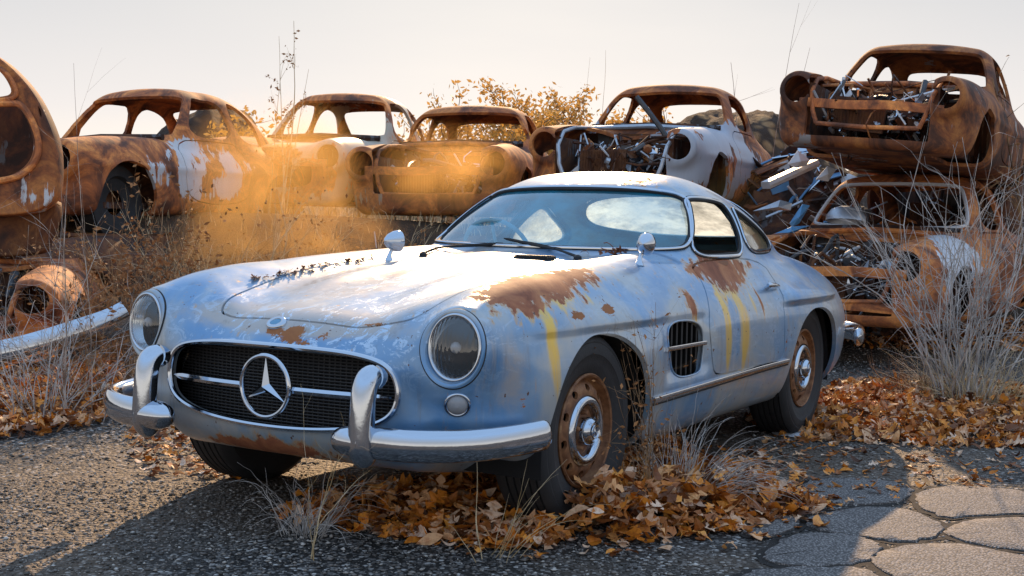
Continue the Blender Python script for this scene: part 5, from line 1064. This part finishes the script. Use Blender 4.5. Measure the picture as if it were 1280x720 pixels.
# ================================================================ scrap heap between the shells
q = M['wdark']
def heap():
    r_ = np.random.default_rng(61); c = pw(985, 12.9, 0); n = 26; u = np.linspace(-1, 1, n); U_, V2 = np.meshgrid(u, u, indexing='ij'); x = c[0]+U_*1.5*RIGHTV[0]+V2*1.3*FWV[0]; y = c[1]+U_*1.5*RIGHTV[1]+V2*1.3*FWV[1]
    z = 1.75*np.clip(1-np.sqrt(U_**2+V2**2)**1.3, 0, 1)+r_.normal(0, .05, U_.shape); VV = [np.stack([x, y, z], -1).reshape(-1, 3)]; FF = [(i*n+j, i*n+j+1, (i+1)*n+j+1, (i+1)*n+j) for i in range(n-1) for j in range(n-1)]; mi = [0]*len(FF); o_ = n*n
    for k in range(520):
        a, b = r_.uniform(-1, 1, 2); rad = math.hypot(a, b)
        if rad > 1: continue
        p = c+RIGHTV*a*1.5+FWV*b*1.3+[0, 0, 1.8*max(0, 1-rad**1.3)+.02]; sl = RIGHTV*(.9 if r_.random() < .75 else -.4)+[0, 0, .42]+r_.normal(0, .22, 3)
        L = r_.uniform(.12, .55); t = r_.random()
        if t < .5: V_, F_ = sweep([p-sl*L*.5, p+r_.normal(0, .02, 3), p+sl*L*.5], r_.uniform(.006, .022), 5)
        else:
            sl = sl/np.linalg.norm(sl); w = np.cross(sl, r_.normal(0, 1, 3)); w /= np.linalg.norm(w); nn = np.cross(sl, w)*.006; W_ = r_.uniform(.04, .20)
            V_ = np.array([p-sl*L*.5-w*W_*.3, p+sl*L*.5-w*W_*.5, p+sl*L*.4+w*W_*.5, p-sl*L*.5+w*W_*.4]); V_ = np.concatenate([V_+nn, V_-nn]); F_ = [(0, 1, 2, 3), (7, 6, 5, 4), (0, 4, 5, 1), (1, 5, 6, 2), (2, 6, 7, 3), (3, 7, 4, 0)]
        VV.append(V_); FF += [tuple(int(i)+o_ for i in f) for f in F_]; o_ += len(V_); m_ = 0 if r_.random() < .55 else int(r_.integers(1, 6)); mi += [m_]*len(F_)
    o = mesh_obj('scrap_heap', np.concatenate(VV), FF, None, None, mats=SHM+[M['bluesh']], fmat=mi); tag(o, kind='stuff')
heap()
def sheet(name, label, cat, px, d, mat, crease=.04, th=.008, parent=None):
    "a piece of bent sheet metal: outline surveyed at depth d, with its own thickness and bends"
    d = [d]*len(px) if not hasattr(d, '__len__') else d
    P = np.array([CAM+ray(a, b)*dd_ for (a, b), dd_ in zip(px, d)]); k = len(P); c = P.mean(0)+FWV*-crease; n = np.cross(P[1]-P[0], P[2]-P[0]); n /= np.linalg.norm(n)
    V_ = np.concatenate([P+n*th, P-n*th, [c+n*th], [c-n*th]]); F_ = [(i, (i+1) % k, 2*k) for i in range(k)]+[((i+1) % k+k, i+k, 2*k+1) for i in range(k)]+[(i, i+k, (i+1) % k+k, (i+1) % k) for i in range(k)]
    return tag(mesh_obj(name, V_, F_, mat, None), label, cat)
mb = MB(); a, b = CAM+ray(957, 232)*11.6, CAM+ray(1019, 204)*11.9; mb.tube(np.linspace(a, b, 9), 1.0, prof=[(-.05, -.03), (.05, -.03), (.06, .0), (.05, .035), (-.05, .035), (-.06, 0)]); tag(mb.build('metal_rail', M['whitesh'], None), 'long white metal rail lying up the scrap heap', 'metal rail')
sheet('metal_sheet', 'torn pale triangular sheet at the top of the scrap heap', 'sheet metal', [(985, 205), (997, 188), (1012, 200), (1008, 207), (995, 210)], 11.7, M['whitesh'])
sheet('metal_sheet', 'square white metal sheet lying left of the right stack', 'sheet metal', [(1020, 224), (1034, 208), (1045, 212), (1035, 227)], 11.4, M['whitesh'])
sheet('metal_sheet', 'long pointed silver sheet in the middle of the scrap heap', 'sheet metal', [(941, 264), (975, 250), (990, 254), (988, 263), (962, 263)], 11.2, M['silver'])
sheet('metal_sheet', 'upright blue sheet standing in the lower scrap heap', 'sheet metal', [(987, 279), (1003, 255), (1012, 257), (999, 279), (990, 284)], 11.0, M['bluesh'])
sheet('metal_sheet', 'flat blue sheet beside the rusty fender of the lower right shell', 'sheet metal', [(966, 293), (990, 283), (1012, 282), (990, 292), (972, 300)], 10.9, M['bluesh'])
sheet('metal_sheet', 'blue panel just behind the coupe rear window', 'sheet metal', [(948, 296), (965, 302), (962, 312), (945, 306)], 10.6, M['bluesh'])
# dome-shaped silver part on the lower right shell's cowl
Vb, Fb = lathe([(.17, 0), (.165, .05), (.13, .10), (.07, .125), (0, .13)], CAM+ray(1057, 277)*10.9, (-.2, 0, 1), 24, 1, .8); tag(mesh_obj('metal_bowl', Vb, Fb, M['silver'], None, True), 'crumpled silver bowl resting on the cowl of the lower right shell', 'metal bowl')
# long chrome strip at lower left
mb = MB(); P = np.array([CAM+ray(px, py)*d for px, py, d in ((-60, 452, 7.0), (0, 444, 7.0), (50, 432, 7.0), (100, 416, 7.05), (135, 404, 7.1), (158, 392, 7.15))]); P = bez(P, 30)
mb.tube(P, 1.0, prof=[(-.03, -.075), (.02, -.08), (.045, -.03), (.05, .03), (.02, .08), (-.03, .075), (-.005, 0)]); tag(mb.build('chrome_strip', M['chromed'], None, True), 'long dented chrome bumper strip lying among twigs at lower left', 'bumper strip')
# rusty door leaning at the left edge
def outline_slab(px, holes, d, th, mat):
    r0 = CAM+ray(0, 180)*d
    def to(p): return CAM+ray(*p)*d
    P = np.array([to(p) for p in px]); return P
import bmesh
def slab(name, px, holes, d, th, mat, parent=None):
    bm = bmesh.new(); cv = bpy.data.curves.new('o', 'CURVE'); cv.dimensions = '2D'; cv.fill_mode = 'BOTH'; cv.extrude = th/2; cv.bevel_depth = .012; cv.bevel_resolution = 2
    k = d/FPX
    for L in [px]+holes:
        L = rpoly(L, 2); sp = cv.splines.new('POLY'); sp.points.add(len(L)-1); sp.use_cyclic_u = True
        for p_, (a, b) in zip(sp.points, L): p_.co = ((a-640)*k, (360-b)*k, 0, 1)
    ob = bpy.data.objects.new('o', cv); S.collection.objects.link(ob); bpy.context.view_layer.update(); me = bpy.data.meshes.new_from_object(ob); bpy.data.objects.remove(ob)
    me.materials.clear(); me.materials.append(mat); Mx = Matrix(((rt2[0], up2[0], -fw[0], CAM[0]+fw[0]*d), (rt2[1], up2[1], -fw[1], CAM[1]+fw[1]*d), (rt2[2], up2[2], -fw[2], CAM[2]+fw[2]*d), (0, 0, 0, 1)))
    me.transform(Mx); o = bpy.data.objects.new(name, me); link(o, parent); return o
dm = rusty('rust_door', (.66, .68, .70), .30, 1.2, seed=60)
door = slab('rusty_door', [(-60, 40), (0, 74), (22, 92), (46, 120), (62, 152), (72, 180), (74, 215), (71, 250), (40, 268), (-60, 268)], [[(-50, 62), (0, 84), (14, 98), (24, 121), (0, 126), (-50, 127)], [(-50, 131), (10, 129), (29, 130), (45, 160), (50, 188), (40, 210), (14, 226), (-50, 228)], [(50, 134), (56, 134), (59, 150), (53, 150)]], 8.6, .12, dm)
tag(door, 'rust-eaten car door standing upright with its window empty, at the left edge', 'car door')
mb = MB()
for L_, rr_ in (([(-50, 131), (10, 129), (29, 130), (45, 160), (50, 188), (40, 210), (14, 226), (-50, 228)], .022), ([(-50, 62), (0, 84), (14, 98), (24, 121), (0, 126), (-50, 127)], .015)):
    mb.tube(np.array([CAM+ray(a, b)*8.52 for a, b in rpoly(L_, 3)]), rr_, 8, closed=True)
mb.build('door_rim', rusty('rust_rim_orange', (.5, .3, .1), 0, 2.2, seed=71), door, True)
slab('door_lining', [(-62, 126), (34, 124), (54, 165), (56, 192), (44, 216), (14, 234), (-62, 236)], [], 8.95, .02, M['wdark'], door)
slab('door_skirt', [(-60, 262), (70, 246), (74, 268), (60, 300), (58, 318), (-60, 320)], [], 8.75, .10, rusty('rust_dark_door', (.3, .3, .3), .1, .5, seed=63), door)
# white disc on the ground behind the coupe, little stick and leaves caught on the hood
c = g(989, 542); Vb, Fb = lathe([(.0, .022), (.05, .022), (.075, .014), (.095, .006), (.097, .0)], c, (0, 0, 1), 36); tag(mesh_obj('hub_disc', Vb, Fb, M['whitesh'], None, True), 'white round metal disc lying on the asphalt right of the rear wheel', 'disc')
hl_ = MB(); r_ = np.random.default_rng(90); V0 = []
for k in range(95):
    t = r_.random(); x = .33-.75*t; y = -.405-.02*t+r_.normal(0, .012)-(.02 if t < .1 else 0); V_, F_ = LEAF[r_.integers(14)]; s = r_.uniform(.012, .032)
    z0 = on_body([(x, y, .86)])[0]; A = (V_*s)@rotm(r_, .18).T+z0+[0, 0, .004+r_.random()*.004]; hl_.add(A, F_)
o = hl_.build('leaf_litter', plain('dead_leaf_bits', (.22, .07, .02), .7, var=.6, scale=40), None); tag(o, 'row of brown leaf scraps caught along the hood gap of the coupe', 'leaf scraps')
hl_ = MB()
for k in range(9):
    z0 = on_body([(-.93+r_.normal(0, .02), .42+r_.normal(0, .05), .93)])[0]; V_, F_ = LEAF[r_.integers(14)]; hl_.add((V_*r_.uniform(.03, .05))@rotm(r_, .8).T+z0+[0, 0, .015], F_)
for k in range(5): z0 = on_body([(-.93, .42, .93)])[0]; hl_.tube(walk(r_, z0+[0, 0, .005], r_.normal(0, 1, 3)+[0, 0, .8], .10, 6, .25), .002, 4)
tag(hl_.build('leaf_litter', plain('dead_leaf_bits_b', (.20, .07, .03), .7, var=.6, scale=40), None), 'small tuft of brown leaves at the foot of the windscreen by the mirror', 'leaf scraps')
# orange dust hanging in the air
def dust(px, py, d, rx, rz, dens, name='dust_cloud', seed=0.0):
    q = NT(name); q.n.remove(q.p); v = q.co(); pv = q.n.new('ShaderNodeVolumePrincipled'); pv.inputs['Color'].default_value = (1.0, .60, .20, 1); pv.inputs['Anisotropy'].default_value = .6
    ln = q.n.new('ShaderNodeVectorMath'); ln.operation = 'LENGTH'; q.l.new(v, ln.inputs[0]); fall = q.step(ln.outputs['Value'], 1.0, .15); mpv = q.n.new('ShaderNodeMapping'); mpv.inputs['Location'].default_value = (seed, seed, 0); q.l.new(v, mpv.inputs[0])
    nn = q.step(q.noise(1.3, 3, .5, mpv.outputs[0], .3), .30, .80); q.l.new(q.math('MULTIPLY', q.math('MULTIPLY', fall, nn), dens), pv.inputs['Density']); q.l.new(pv.outputs[0], q.out.inputs['Volume'])
    Vb, Fb = lathe([(math.sin(t), -math.cos(t)) for t in np.linspace(.02, math.pi-.02, 14)], (0, 0, 0), (0, 0, 1), 24); o = mesh_obj('dust_cloud', Vb, Fb, q.m, None, True); o.location = CAM+ray(px, py)*d; o.scale = (rx, rx, rz); tag(o, kind='stuff')
dust(345, 235, 9.8, .80, .85, 2.5, seed=1.0); dust(560, 215, 11.2, .75, .5, 1.3, 'dust_cloud_b', 4.0); dust(290, 305, 8.6, .5, .34, 1.5, 'dust_cloud_c', 7.0); dust(430, 300, 8.6, .5, .28, 1.2, 'dust_cloud_e', 2.0); dust(905, 265, 11.0, .5, .45, 1.2, 'dust_cloud_d', 9.0)
